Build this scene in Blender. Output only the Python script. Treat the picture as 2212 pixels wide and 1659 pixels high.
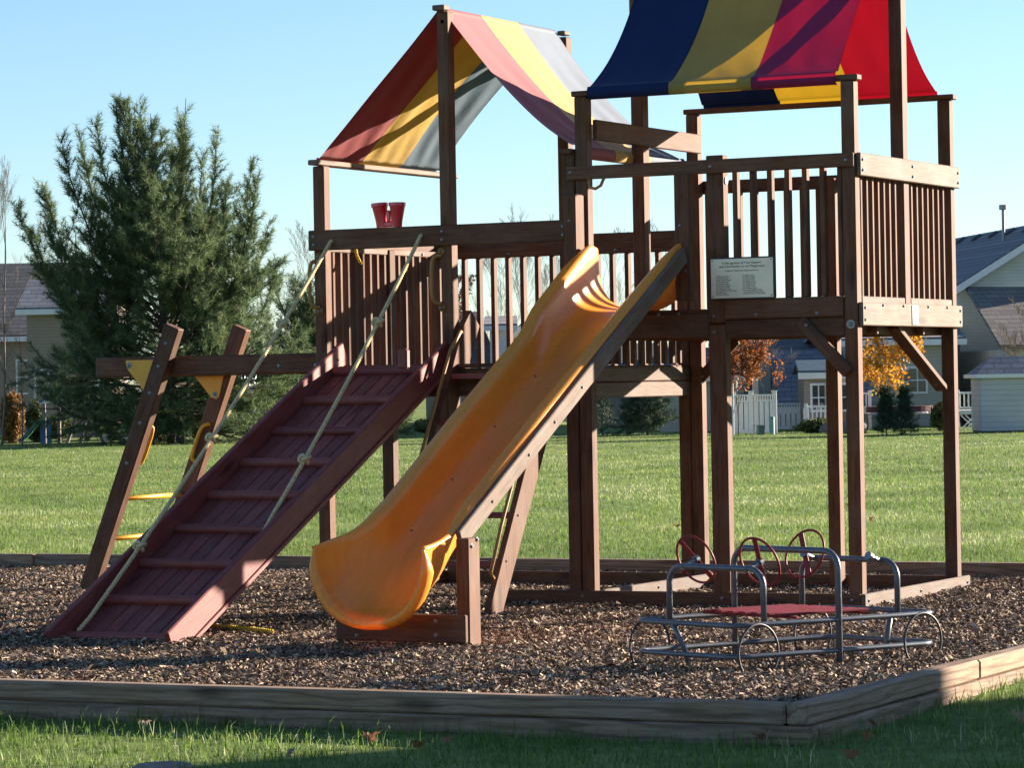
import bpy, bmesh, math, random
import numpy as np
from mathutils import Vector, Matrix
random.seed(7); rng = np.random.default_rng(7)
for o in list(bpy.data.objects): bpy.data.objects.remove(o)
scene = bpy.context.scene
COL = scene.collection
R = math.radians

# ------------------------------------------------------------------ camera
CF = 7124.2; PITCH = -.0004; ROLL = -.018; TH = -.4685
CP = np.array([7.854, -20.625, 1.45])
FWD = np.array([math.sin(TH)*math.cos(PITCH), math.cos(TH)*math.cos(PITCH), math.sin(PITCH)])
_r = np.array([math.cos(TH), -math.sin(TH), 0]); _u = np.cross(_r, FWD)
RGT = _r*math.cos(ROLL)+_u*math.sin(ROLL); UPV = -_r*math.sin(ROLL)+_u*math.cos(ROLL)
cam = bpy.data.cameras.new('camera'); camo = bpy.data.objects.new('camera', cam); COL.objects.link(camo)
cam.sensor_width = 36; cam.lens = CF/2212*36; cam.clip_start = .1; cam.clip_end = 3000
m = Matrix(((RGT[0], UPV[0], -FWD[0], CP[0]), (RGT[1], UPV[1], -FWD[1], CP[1]), (RGT[2], UPV[2], -FWD[2], CP[2]), (0, 0, 0, 1)))
camo.matrix_world = m
scene.camera = camo

# ------------------------------------------------------------------ light
SUN_AZ = math.atan2(.57, .82); SUN_EL = R(15)
SD = Vector((math.sin(SUN_AZ)*math.cos(SUN_EL), math.cos(SUN_AZ)*math.cos(SUN_EL), math.sin(SUN_EL)))
w = bpy.data.worlds.new('World'); scene.world = w; w.use_nodes = True
nt = w.node_tree; nt.nodes.clear()
sky = nt.nodes.new('ShaderNodeTexSky'); sky.sky_type = 'NISHITA'; sky.sun_disc = False
sky.sun_elevation = SUN_EL; sky.sun_rotation = SUN_AZ; sky.air_density = .85; sky.dust_density = .1; sky.ozone_density = 3.4
bg = nt.nodes.new('ShaderNodeBackground'); bg.inputs[1].default_value = .053
out = nt.nodes.new('ShaderNodeOutputWorld')
nt.links.new(sky.outputs[0], bg.inputs[0]); nt.links.new(bg.outputs[0], out.inputs[0])
sl = bpy.data.lights.new('sun', 'SUN'); sl.energy = 5.0; sl.angle = R(.55); sl.color = (1, .86, .71)
so = bpy.data.objects.new('sun', sl); COL.objects.link(so)
so.rotation_euler = SD.to_track_quat('Z', 'Y').to_euler(); so.location = (20, 30, 20)
scene.view_settings.view_transform = 'Standard'; scene.view_settings.look = 'None'
scene.view_settings.exposure = 1.93; scene.view_settings.gamma = 1
scene.render.engine = 'CYCLES'

# ------------------------------------------------------------------ helpers
def ray(x, y): return RGT*(x-1106)/CF + UPV*(829.5-y)/CF + FWD
def wp(x, y, depth): return CP + ray(x, y)*depth          # a background point: measured direction, real distance
def onz(x, y, z):
    d = ray(x, y); return CP + d*((z-CP[2])/d[2])
def proj(P):
    d = np.asarray(P)-CP; z = d@FWD
    return 1106+CF*(d@RGT)/z, 829.5-CF*(d@UPV)/z, z

class M:
    def __init__(s): s.v = []; s.f = []; s.c = []; s.mi = []; s.n = 0; s.r = []
    def add(s, vs, fs, cs=None, mi=0, r=None):
        b = s.n; vs = [tuple(float(t) for t in v) for v in vs]
        s.v += vs; s.c += (cs if cs is not None else vs); s.f += [tuple(i+b for i in f) for f in fs]
        s.mi += [mi]*len(fs); s.n += len(vs)
        if r is None: r = random.random()
        s.r += [r]*len(vs)
        return s
    # chamfered board: centre c, axes ax (3 unit vectors), half sizes h ; grain along longest
    def board(s, c, ax, h, ch=.005, mi=0):
        c = np.array(c, float); ax = [np.array(a, float)/np.linalg.norm(a) for a in ax]; ch = min(ch, min(h)*.4)
        vs = []; idx = {}
        for sx in (-1, 1):
            for sy in (-1, 1):
                for sz in (-1, 1):
                    for k in range(3):
                        l = [h[0]-ch, h[1]-ch, h[2]-ch]; l[k] = h[k]
                        idx[(sx, sy, sz, k)] = len(vs); vs.append((sx*l[0], sy*l[1], sz*l[2]))
        fs = []
        S = (-1, 1)
        for a in S:
            fs.append([idx[(a, -1, -1, 0)], idx[(a, 1, -1, 0)], idx[(a, 1, 1, 0)], idx[(a, -1, 1, 0)]])
            fs.append([idx[(-1, a, -1, 1)], idx[(1, a, -1, 1)], idx[(1, a, 1, 1)], idx[(-1, a, 1, 1)]])
            fs.append([idx[(-1, -1, a, 2)], idx[(1, -1, a, 2)], idx[(1, 1, a, 2)], idx[(-1, 1, a, 2)]])
            for b in S:
                fs.append([idx[(a, b, -1, 0)], idx[(a, b, 1, 0)], idx[(a, b, 1, 1)], idx[(a, b, -1, 1)]])
                fs.append([idx[(a, -1, b, 0)], idx[(a, 1, b, 0)], idx[(a, 1, b, 2)], idx[(a, -1, b, 2)]])
                fs.append([idx[(-1, a, b, 1)], idx[(1, a, b, 1)], idx[(1, a, b, 2)], idx[(-1, a, b, 2)]])
                for e in S: fs.append([idx[(a, b, e, 0)], idx[(a, b, e, 1)], idx[(a, b, e, 2)]])
        V = np.array(vs)
        # outward orientation
        F2 = []
        for f in fs:
            p = V[f]; n = np.cross(p[1]-p[0], p[2]-p[0])
            F2.append(f if n @ p.mean(0) > 0 else f[::-1])
        k = int(np.argmax(h)); order = [k]+[i for i in range(3) if i != k]
        off = np.array([random.uniform(0, 40), random.uniform(0, 9), random.uniform(0, 9)])
        W = c + V[:, :1]*ax[0] + V[:, 1:2]*ax[1] + V[:, 2:]*ax[2]
        cs = [tuple(float(q) for q in (V[i][order]+off)) for i in range(len(V))]
        s.add(W, F2, cs, mi); return s
    def box(s, x0, x1, y0, y1, z0, z1, ch=.005, mi=0):
        return s.board(((x0+x1)/2, (y0+y1)/2, (z0+z1)/2), ((1, 0, 0), (0, 1, 0), (0, 0, 1)), (abs(x1-x0)/2, abs(y1-y0)/2, abs(z1-z0)/2), ch, mi)
    # beam from a to b, width along 'side', height along the third axis
    def beam(s, a, b, wd, ht, side=(1, 0, 0), ch=.005, mi=0):
        a = np.array(a, float); b = np.array(b, float); d = b-a; L = np.linalg.norm(d); d /= L
        sd = np.array(side, float); sd -= d*(sd@d); sd /= np.linalg.norm(sd); up = np.cross(d, sd)
        return s.board((a+b)/2, (d, sd, up), (L/2, wd/2, ht/2), ch, mi)
    def tube(s, pts, rad, n=10, mi=0, closed=False, cap=True):
        P = [np.array(p, float) for p in pts]; k = len(P)
        rads = rad if hasattr(rad, '__len__') else [rad]*k
        T = []
        for i in range(k):
            if closed: t = P[(i+1) % k]-P[i-1]
            else: t = P[min(i+1, k-1)]-P[max(i-1, 0)]
            T.append(t/(np.linalg.norm(t)+1e-12))
        a = np.array([0, 0, 1.]) if abs(T[0][2]) < .9 else np.array([1., 0, 0])
        u = np.cross(T[0], a); u /= np.linalg.norm(u)
        vs = []
        for i in range(k):
            u = u-T[i]*(u@T[i]); u /= np.linalg.norm(u); w_ = np.cross(T[i], u)
            for j in range(n):
                q = 2*math.pi*j/n; vs.append(P[i]+rads[i]*(math.cos(q)*u+math.sin(q)*w_))
        fs = []
        for i in range(k if closed else k-1):
            for j in range(n):
                i2 = (i+1) % k
                fs.append([i*n+j, i*n+(j+1) % n, i2*n+(j+1) % n, i2*n+j])
        if cap and not closed:
            fs.append(list(range(n))[::-1]); fs.append([(k-1)*n+j for j in range(n)])
        return s.add(vs, fs, None, mi)
    def disc(s, c, nrm, r, th, n=16, mi=0):   # bolt head / washer: short cylinder proud of a face
        nrm = np.array(nrm, float); nrm /= np.linalg.norm(nrm); c = np.array(c, float)
        return s.tube([c, c+nrm*th], r, n, mi)
    def bolt(s, c, nrm, r=.013, mi=1):
        nrm = np.array(nrm, float); c = np.array(c, float)
        s.tube([c-nrm*.002, c+nrm*.002, c+nrm*.006], [r, r, r*.55], 12, mi)
        s.tube([c+nrm*.004, c+nrm*.011], r*.45, 6, mi); return s
    def build(s, name, mats, parent=None, base=None, smooth=False, **props):
        me = bpy.data.meshes.new(name)
        b = np.array(base if base is not None else (parent['_b'] if parent and '_b' in parent else (0, 0, 0)), float)
        V = np.array(s.v, float)-b
        me.from_pydata(V.tolist(), [], s.f)
        at = me.attributes.new('bc', 'FLOAT_VECTOR', 'POINT'); at.data.foreach_set('vector', np.array(s.c, np.float32).ravel())
        at = me.attributes.new('rnd', 'FLOAT', 'POINT'); at.data.foreach_set('value', np.array(s.r, np.float32))
        for mt in (mats if isinstance(mats, (list, tuple)) else [mats]): me.materials.append(mt)
        me.polygons.foreach_set('material_index', s.mi)
        if smooth: me.polygons.foreach_set('use_smooth', [True]*len(me.polygons))
        me.update()
        o = bpy.data.objects.new(name, me); COL.objects.link(o)
        if parent: o.parent = parent; o['_b'] = [float(t) for t in b]
        else: o.location = [float(t) for t in b]; o['_b'] = [float(t) for t in b]
        for k, v in props.items(): o[k] = v
        return o

def smooth_by_angle(o, ang=40):
    me = o.data; me.polygons.foreach_set('use_smooth', [True]*len(me.polygons))
    try: me.set_sharp_from_angle(angle=R(ang))
    except Exception: pass

def thing(name, loc, label, cat, group=None):
    o = bpy.data.objects.new(name, None); COL.objects.link(o); o.location = [float(t) for t in loc]; o['_b'] = [float(t) for t in loc]
    o.empty_display_size = .2
    o['label'] = label; o['category'] = cat
    if group: o['group'] = group
    return o

def arr_mesh(name, V, nper, mats, rnd=None, kind=None, parent=None, quads=True, base=(0, 0, 0)):
    """V: (N*nper,3) array; each consecutive nper verts is one face"""
    V = np.asarray(V, np.float32)-np.array(base, np.float32); n = len(V)//nper
    me = bpy.data.meshes.new(name)
    me.vertices.add(len(V)); me.vertices.foreach_set('co', V.ravel())
    me.loops.add(len(V)); me.loops.foreach_set('vertex_index', np.arange(len(V), dtype=np.int32))
    me.polygons.add(n); me.polygons.foreach_set('loop_start', np.arange(0, len(V), nper, dtype=np.int32))
    me.update(calc_edges=True)
    if rnd is not None:
        at = me.attributes.new('rnd', 'FLOAT', 'POINT'); at.data.foreach_set('value', np.repeat(np.asarray(rnd, np.float32), nper))
    for mt in (mats if isinstance(mats, (list, tuple)) else [mats]): me.materials.append(mt)
    o = bpy.data.objects.new(name, me); COL.objects.link(o)
    if parent: o.parent = parent
    else: o.location = base
    if kind: o['kind'] = kind
    return o

# ------------------------------------------------------------------ materials
def mat(name):
    m_ = bpy.data.materials.new(name); m_.use_nodes = True
    return m_, m_.node_tree, m_.node_tree.nodes['Principled BSDF']
def N(nt_, t, **kw):
    n = nt_.nodes.new(t)
    for k, v in kw.items():
        if hasattr(n, k): setattr(n, k, v)
    return n
def ramp(nt_, stops, interp='LINEAR'):
    r_ = nt_.nodes.new('ShaderNodeValToRGB'); e = r_.color_ramp; e.interpolation = interp
    while len(e.elements) > 1: e.elements.remove(e.elements[-1])
    e.elements[0].position = stops[0][0]; e.elements[0].color = (*stops[0][1], 1)
    for p, c in stops[1:]:
        q = e.elements.new(p); q.color = (*c, 1)
    return r_
def noise(nt_, vec, scale, detail=4, rough=.55, dist=0):
    n = nt_.nodes.new('ShaderNodeTexNoise'); n.inputs['Scale'].default_value = scale; n.inputs['Detail'].default_value = detail
    n.inputs['Roughness'].default_value = rough; n.inputs['Distortion'].default_value = dist
    if vec is not None: nt_.links.new(vec, n.inputs['Vector'])
    return n
def mix(nt_, fac, a, b, bt='MIX'):
    x = nt_.nodes.new('ShaderNodeMix'); x.data_type = 'RGBA'; x.blend_type = bt
    for s_, v in ((0, fac), (6, a), (7, b)):
        if hasattr(v, 'is_linked') or hasattr(v, 'links'): nt_.links.new(v, x.inputs[s_])
        elif s_ == 0: x.inputs[0].default_value = v
        else: x.inputs[s_].default_value = (*v, 1)
    return x.outputs[2]

def wood_mat(name, dark, light, grey, greyamt=.35, rough=.7, spec=.3, grain=26, ring=0.0):
    m_, t, b = mat(name); L = t.links
    at = N(t, 'ShaderNodeAttribute'); at.attribute_name = 'bc'
    mp = N(t, 'ShaderNodeMapping'); mp.inputs['Scale'].default_value = (.55, 9, 9); L.new(at.outputs['Vector'], mp.inputs['Vector'])
    n1 = noise(t, mp.outputs[0], 5, 6, .65, .4)
    mp2 = N(t, 'ShaderNodeMapping'); mp2.inputs['Scale'].default_value = (.06, 1, 1); L.new(at.outputs['Vector'], mp2.inputs['Vector'])
    n2 = noise(t, mp2.outputs[0], grain*4, 3, .6)
    r1 = ramp(t, [(.25, dark), (.75, light)]); L.new(n1.outputs[0], r1.inputs[0])
    n3 = noise(t, at.outputs['Vector'], 3.5, 5, .6)
    gr = ramp(t, [(.42, (0, 0, 0)), (.68, (greyamt, greyamt, greyamt))]); L.new(n3.outputs[0], gr.inputs[0])
    c = mix(t, gr.outputs[0], r1.outputs[0], grey)
    fine = ramp(t, [(.3, (.62, .6, .6)), (.6, (1.08, 1.08, 1.08))]); L.new(n2.outputs[0], fine.inputs[0])
    c = mix(t, .75, c, fine.outputs[0], 'MULTIPLY')
    # per-board tone
    at2 = N(t, 'ShaderNodeAttribute'); at2.attribute_name = 'rnd'
    rb = ramp(t, [(0, (.78, .78, .8)), (1, (1.2, 1.16, 1.1))]); L.new(at2.outputs['Fac'], rb.inputs[0])
    c = mix(t, 1, c, rb.outputs[0], 'MULTIPLY')
    # knots
    vo = N(t, 'ShaderNodeTexVoronoi'); mp3 = N(t, 'ShaderNodeMapping'); mp3.inputs['Scale'].default_value = (1.3, 5, 5)
    L.new(at.outputs['Vector'], mp3.inputs['Vector']); L.new(mp3.outputs[0], vo.inputs['Vector']); vo.inputs['Scale'].default_value = 1
    kr = ramp(t, [(0.07, (.3, .25, .23)), (.2, (1, 1, 1))]); L.new(vo.outputs['Distance'], kr.inputs[0])
    c = mix(t, .8, c, kr.outputs[0], 'MULTIPLY')
    if ring:
        wv = N(t, 'ShaderNodeTexWave'); wv.wave_type = 'BANDS'; wv.bands_direction = 'Z'; wv.inputs['Scale'].default_value = 6
        wv.inputs['Distortion'].default_value = 16; wv.inputs['Detail'].default_value = 3; wv.inputs['Detail Scale'].default_value = .9
        mp4 = N(t, 'ShaderNodeMapping'); mp4.inputs['Scale'].default_value = (.12, 1, 1); L.new(at.outputs['Vector'], mp4.inputs['Vector'])
        L.new(mp4.outputs[0], wv.inputs['Vector'])
        wr = ramp(t, [(.0, (.45, .43, .42)), (.35, (1, 1, 1))]); L.new(wv.outputs[0], wr.inputs[0])
        c = mix(t, ring, c, wr.outputs[0], 'MULTIPLY')
    L.new(c, b.inputs['Base Color']); b.inputs['Roughness'].default_value = rough
    b.inputs['Specular IOR Level'].default_value = spec
    bp = N(t, 'ShaderNodeBump'); bp.inputs['Strength'].default_value = .35; bp.inputs['Distance'].default_value = .003
    L.new(n2.outputs[0], bp.inputs['Height']); L.new(bp.outputs[0], b.inputs['Normal'])
    return m_
WOOD = wood_mat('cedar_stained', (.052, .020, .011), (.185, .076, .032), (.15, .10, .068), .6)
WOODW = wood_mat('cedar_weathered', (.085, .052, .034), (.20, .135, .095), (.185, .155, .13), .75)
RED = wood_mat('red_stained_boards', (.16, .034, .028), (.25, .06, .048), (.26, .10, .09), .4, .55, .4)
TIMB = wood_mat('landscape_timber', (.19, .115, .07), (.36, .255, .17), (.30, .235, .18), .8, .8, .25, 20, .7)
def simple(name, col, rough=.5, spec=.5, metal=0, var=.12, vs=6, bump=0, coat=0):
    m_, t, b = mat(name); L = t.links
    tc = N(t, 'ShaderNodeTexCoord'); n_ = noise(t, tc.outputs['Object'], vs, 5, .6)
    r_ = ramp(t, [(.3, tuple(x*(1-var) for x in col)), (.7, tuple(min(1, x*(1+var)) for x in col))]); L.new(n_.outputs[0], r_.inputs[0])
    L.new(r_.outputs[0], b.inputs['Base Color']); b.inputs['Roughness'].default_value = rough
    b.inputs['Specular IOR Level'].default_value = spec; b.inputs['Metallic'].default_value = metal
    if coat: b.inputs['Coat Weight'].default_value = coat; b.inputs['Coat Roughness'].default_value = .05
    if bump:
        bp = N(t, 'ShaderNodeBump'); bp.inputs['Strength'].default_value = bump; bp.inputs['Distance'].default_value = .01
        n2 = noise(t, tc.outputs['Object'], vs*6, 4, .6); L.new(n2.outputs[0], bp.inputs['Height']); L.new(bp.outputs[0], b.inputs['Normal'])
    return m_
BOLT = simple('galvanised_bolt', (.20, .21, .225), .38, .5, .8)
STEEL = simple('grey_painted_steel', (.085, .10, .12), .38, .5, .2, .2, 12, 0, .3)
REDP = simple('red_painted_steel', (.20, .012, .018), .5, .3, 0, .2, 20, 0, 0)
BLACK = simple('black_rubber', (.03, .03, .032), .5)
YEL = simple('yellow_plastic', (.72, .36, .02), .4, .5, 0, .08)
TAN = simple('ochre_plastic_coating', (.30, .15, .03), .42, .5, 0, .15)
REDPL = simple('red_toy_plastic', (.66, .02, .045), .28, .5, 0, .08, 6, 0, .4)
ROPEM = simple('rope_fibre', (.62, .50, .27), .9, .1, 0, .25, 60, .4)
ROPEY = simple('yellow_rope_fibre', (.60, .42, .05), .8, .1, 0, .25, 60, .4)
BRASS = simple('brushed_brass', (.74, .68, .50), .38, .5, .15, .1, 5)
INK = simple('engraved_ink', (.03, .03, .03), .7)
DARKB = simple('plaque_backing', (.03, .025, .03), .6)
WHITEP = simple('white_panel', (.75, .74, .72), .5)
def slide_mat():
    m_, t, b = mat('yellow_orange_slide_plastic'); L = t.links
    tc = N(t, 'ShaderNodeTexCoord')
    mp = N(t, 'ShaderNodeMapping'); mp.inputs['Scale'].default_value = (3, .5, .5); L.new(tc.outputs['Object'], mp.inputs['Vector'])
    n_ = noise(t, mp.outputs[0], 3, 6, .65); n2 = noise(t, tc.outputs['Object'], 45, 4, .7)
    r_ = ramp(t, [(.3, (.93, .335, .035)), (.7, (.98, .41, .055))]); L.new(n_.outputs[0], r_.inputs[0])
    c = mix(t, .12, r_.outputs[0], n2.outputs['Color'], 'SOFT_LIGHT')
    mps = N(t, 'ShaderNodeMapping'); mps.inputs['Scale'].default_value = (30, 1.6, 1.6); L.new(tc.outputs['Object'], mps.inputs['Vector']); ns = noise(t, mps.outputs[0], 1.6, 6, .75)
    rs = ramp(t, [(.36, (.80, .76, .74)), (.55, (1, 1, 1))]); L.new(ns.outputs[0], rs.inputs[0]); c = mix(t, .6, c, rs.outputs[0], 'MULTIPLY')
    L.new(c, b.inputs['Base Color'])
    rr = ramp(t, [(.35, (.24, .24, .24)), (.7, (.42, .42, .42))]); L.new(n2.outputs[0], rr.inputs[0]); L.new(rr.outputs[0], b.inputs['Roughness'])
    b.inputs['Specular IOR Level'].default_value = .5
    bp = N(t, 'ShaderNodeBump'); bp.inputs['Strength'].default_value = .08; bp.inputs['Distance'].default_value = .01
    n3 = noise(t, tc.outputs['Object'], 9, 3, .5); L.new(n3.outputs[0], bp.inputs['Height']); L.new(bp.outputs[0], b.inputs['Normal'])
    tr = N(t, 'ShaderNodeBsdfTranslucent'); tr.inputs['Color'].default_value = (1, .42, .04, 1); mx = N(t, 'ShaderNodeMixShader'); mx.inputs[0].default_value = .23
    L.new(b.outputs[0], mx.inputs[1]); L.new(tr.outputs[0], mx.inputs[2]); L.new(mx.outputs[0], t.nodes['Material Output'].inputs['Surface'])
    return m_
SLIDE = slide_mat()
def canvas_mat(name, cols, tcols, trans=.35, fade=0):
    m_, t, b = mat(name); L = t.links
    at = N(t, 'ShaderNodeAttribute'); at.attribute_name = 'bc'
    sp = N(t, 'ShaderNodeSeparateXYZ'); L.new(at.outputs['Vector'], sp.inputs[0])
    r_ = ramp(t, [(0, cols[0]), (.333, cols[1]), (.667, cols[2])], 'CONSTANT'); L.new(sp.outputs[0], r_.inputs[0])
    tc = N(t, 'ShaderNodeTexCoord'); n1 = noise(t, tc.outputs['Object'], 240, 2, .6); n2 = noise(t, tc.outputs['Object'], 3, 6, .65)
    ra = ramp(t, [(.3, (.72, .72, .72)), (.7, (1.12, 1.12, 1.12))]); L.new(n1.outputs[0], ra.inputs[0])
    c = mix(t, .8, r_.outputs[0], ra.outputs[0], 'MULTIPLY')
    rb = ramp(t, [(.35, (.82, .82, .84)), (.7, (1.06, 1.06, 1.04))]); L.new(n2.outputs[0], rb.inputs[0]); c = mix(t, 1, c, rb.outputs[0], 'MULTIPLY')
    if fade:      # the weathered outer side of the cloth is bleached
        ge = N(t, 'ShaderNodeNewGeometry'); fm = N(t, 'ShaderNodeMath'); fm.operation = 'MULTIPLY'; L.new(ge.outputs['Backfacing'], fm.inputs[0]); fm.inputs[1].default_value = fade; c = mix(t, fm.outputs[0], c, (.44, .35, .36))
    b.inputs['Roughness'].default_value = .75; b.inputs['Specular IOR Level'].default_value = .25
    b.inputs['Sheen Weight'].default_value = .22; b.inputs['Sheen Roughness'].default_value = .35
    L.new(c, b.inputs['Base Color'])
    rsm = ramp(t, [(0, (.62, .6, .6)), (.014, (1, 1, 1)), (.326, (1, 1, 1)), (.332, (.6, .6, .6)), (.339, (1, 1, 1)), (.66, (1, 1, 1)), (.667, (.6, .6, .6)), (.674, (1, 1, 1)), (.985, (1, 1, 1)), (1, (.62, .6, .6))]); L.new(sp.outputs[0], rsm.inputs[0]); c = mix(t, .85, c, rsm.outputs[0], 'MULTIPLY'); L.new(c, b.inputs['Base Color'])
    r2 = ramp(t, [(0, tcols[0]), (.333, tcols[1]), (.667, tcols[2])], 'CONSTANT'); L.new(sp.outputs[0], r2.inputs[0])
    tr = N(t, 'ShaderNodeBsdfTranslucent'); L.new(mix(t, .8, r2.outputs[0], ra.outputs[0], 'MULTIPLY'), tr.inputs['Color'])
    mx = N(t, 'ShaderNodeMixShader'); mx.inputs[0].default_value = trans
    L.new(b.outputs[0], mx.inputs[1]); L.new(tr.outputs[0], mx.inputs[2])
    L.new(mx.outputs[0], t.nodes['Material Output'].inputs['Surface'])
    bp = N(t, 'ShaderNodeBump'); bp.inputs['Strength'].default_value = .3; bp.inputs['Distance'].default_value = .02
    mpw = N(t, 'ShaderNodeMapping'); mpw.inputs['Scale'].default_value = (1, 1, .3); L.new(tc.outputs['Object'], mpw.inputs['Vector'])
    n3 = noise(t, mpw.outputs[0], 5, 4, .6); L.new(n3.outputs[0], bp.inputs['Height']); L.new(bp.outputs[0], b.inputs['Normal']); L.new(bp.outputs[0], tr.inputs['Normal'])
    return m_
CANL = canvas_mat('faded_striped_canvas', ((.34, .022, .028), (.66, .40, .022), (.085, .165, .23)), ((.7, .03, .03), (.9, .5, .03), (.06, .14, .18)), .09, .24)
CANR = canvas_mat('bright_striped_canvas', ((.008, .026, .11), (.29, .27, .08), (.17, .024, .095)), ((.0, .002, .010), (.8, .46, .02), (.5, .005, .015)), .19)
def leaf_mat(name, stops, trans=.35, rough=.6):
    m_, t, b = mat(name); L = t.links
    at = N(t, 'ShaderNodeAttribute'); at.attribute_name = 'rnd'
    r_ = ramp(t, stops); L.new(at.outputs['Fac'], r_.inputs[0]); L.new(r_.outputs[0], b.inputs['Base Color'])
    b.inputs['Roughness'].default_value = rough; b.inputs['Specular IOR Level'].default_value = .35
    tr = N(t, 'ShaderNodeBsdfTranslucent'); L.new(r_.outputs[0], tr.inputs['Color'])
    mx = N(t, 'ShaderNodeMixShader'); mx.inputs[0].default_value = trans
    L.new(b.outputs[0], mx.inputs[1]); L.new(tr.outputs[0], mx.inputs[2]); L.new(mx.outputs[0], t.nodes['Material Output'].inputs['Surface'])
    return m_
GRASSB = leaf_mat('grass_blade', [(0, (.06, .115, .02)), (.45, (.13, .215, .04)), (.75, (.21, .30, .075)), (.9, (.36, .40, .17)), (1, (.55, .56, .32))], .45)
PINEN = leaf_mat('pine_needles', [(0, (.04, .07, .032)), (.5, (.10, .155, .065)), (1, (.24, .29, .13))], .4)
SPRUN = leaf_mat('spruce_needles', [(0, (.018, .038, .022)), (.7, (.04, .075, .04)), (1, (.07, .11, .06))], .2)
ORANL = leaf_mat('russet_leaves', [(0, (.16, .05, .02)), (.6, (.36, .12, .03)), (1, (.5, .2, .05))], .4)
YELL = leaf_mat('golden_leaves', [(0, (.35, .14, .015)), (.5, (.62, .30, .02)), (1, (.75, .42, .04))], .45)
BARK = simple('bark', (.10, .08, .065), .9, .1, 0, .35, 9, .5)
BARKL = simple('pale_twigs', (.20, .155, .12), .9, .1, 0, .3, 9)
CHIP = leaf_mat('wood_chip', [(0, (.05, .031, .022)), (.3, (.15, .095, .062)), (.58, (.31, .215, .14)), (.82, (.56, .43, .29)), (1, (.80, .68, .50))], 0, .8)
DEADL = leaf_mat('fallen_leaf', [(0, (.20, .07, .03)), (.6, (.30, .16, .08)), (1, (.45, .33, .24))], .3)
def ground_mat(name, stops, sc, bump=.6, big=.5):
    m_, t, b = mat(name); L = t.links
    tc = N(t, 'ShaderNodeTexCoord'); n_ = noise(t, tc.outputs['Object'], sc, 8, .7)
    r_ = ramp(t, stops); L.new(n_.outputs[0], r_.inputs[0])
    nb = noise(t, tc.outputs['Object'], big, 4, .6); rb = ramp(t, [(.35, (.66, .70, .68)), (.52, (1, 1, 1)), (.68, (1.3, 1.12, 1.0))]); L.new(nb.outputs[0], rb.inputs[0])
    c = mix(t, 1, r_.outputs[0], rb.outputs[0], 'MULTIPLY'); L.new(c, b.inputs['Base Color'])
    b.inputs['Roughness'].default_value = .95; b.inputs['Specular IOR Level'].default_value = .1
    bp = N(t, 'ShaderNodeBump'); bp.inputs['Strength'].default_value = bump; bp.inputs['Distance'].default_value = .03
    L.new(n_.outputs[0], bp.inputs['Height']); L.new(bp.outputs[0], b.inputs['Normal'])
    return m_
LAWN = ground_mat('lawn', [(.3, (.10, .145, .035)), (.5, (.16, .215, .06)), (.72, (.25, .29, .11))], 7, .9, .28)
MULCHG = ground_mat('mulch_base', [(.35, (.03, .022, .016)), (.65, (.10, .075, .055))], 30, 1, 1.2)

# ------------------------------------------------------------------ ground
BX0, BX1, BY0, BY1 = -13.0, 2.40, -7.0, 3.70     # outer faces of the timber border
GZF, GZB = -.19, -.09
def gz(y): return GZF+(GZB-GZF)*min(1, max(0, (y+7)/10.7))
g = M()
xs = [-900, -200, -60, BX0-.001, BX0+.05, -6, BX1-.05, BX1+.001, 8, 60, 200, 900]
ys = [-500, -100, -30, -12, BY0-.001, BY0+.05, -4, 0, BY1-.05, BY1+.001, 10, 30, 60, 100, 160, 400, 1500]
gv = []
for y in ys:
    for x in xs:
        inside = (BX0+.01 < x < BX1-.01) and (BY0+.01 < y < BY1-.01)
        gv.append((x, y, -.4 if inside else gz(y)))
gf = [(j*len(xs)+i, j*len(xs)+i+1, (j+1)*len(xs)+i+1, (j+1)*len(xs)+i) for j in range(len(ys)-1) for i in range(len(xs)-1)]
g.add(gv, gf); gobj = g.build('ground', LAWN, kind='structure')
# mulch bed with gentle lumps
def dip(x, y): return -.035*math.exp(-((x+1.5)**2+(y+4.35)**2)/.18)-.02*math.exp(-((x+3.5)**2+(y+4.1)**2)/.2)+.018*math.exp(-((x+1.3)**2+(y+5.1)**2)/.15)
def mz(x, y):
    return dip(x, y)+-.10+.014*math.sin(1.7*x+.6*y)*math.sin(1.3*y-.4*x)+.008*math.sin(5.1*x+1)*math.sin(4.3*y)
def mzv(x, y): return -.035*np.exp(-((x+1.5)**2+(y+4.35)**2)/.18)-.02*np.exp(-((x+3.5)**2+(y+4.1)**2)/.2)+.018*np.exp(-((x+1.3)**2+(y+5.1)**2)/.15)-.10+.014*np.sin(1.7*x+.6*y)*np.sin(1.3*y-.4*x)+.008*np.sin(5.1*x+1)*np.sin(4.3*y)
b_ = M(); nx, ny = 150, 110
X_ = np.linspace(BX0+.06, BX1-.06, nx); Y_ = np.linspace(BY0+.06, BY1-.06, ny)
b_.add([(x, y, mz(x, y)+random.uniform(-.004, .004)) for y in Y_ for x in X_],
       [(j*nx+i, j*nx+i+1, (j+1)*nx+i+1, (j+1)*nx+i) for j in range(ny-1) for i in range(nx-1)])
b_.build('mulch_bed', MULCHG, kind='structure', smooth=True)

def in_view(P, mx=260, my=200):
    d = P-CP; z = d@FWD; x = 1106+CF*(d@RGT)/z; y = 829.5-CF*(d@UPV)/z
    return (x > -mx) & (x < 2212+mx) & (y > -my) & (y < 1659+my)
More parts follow.
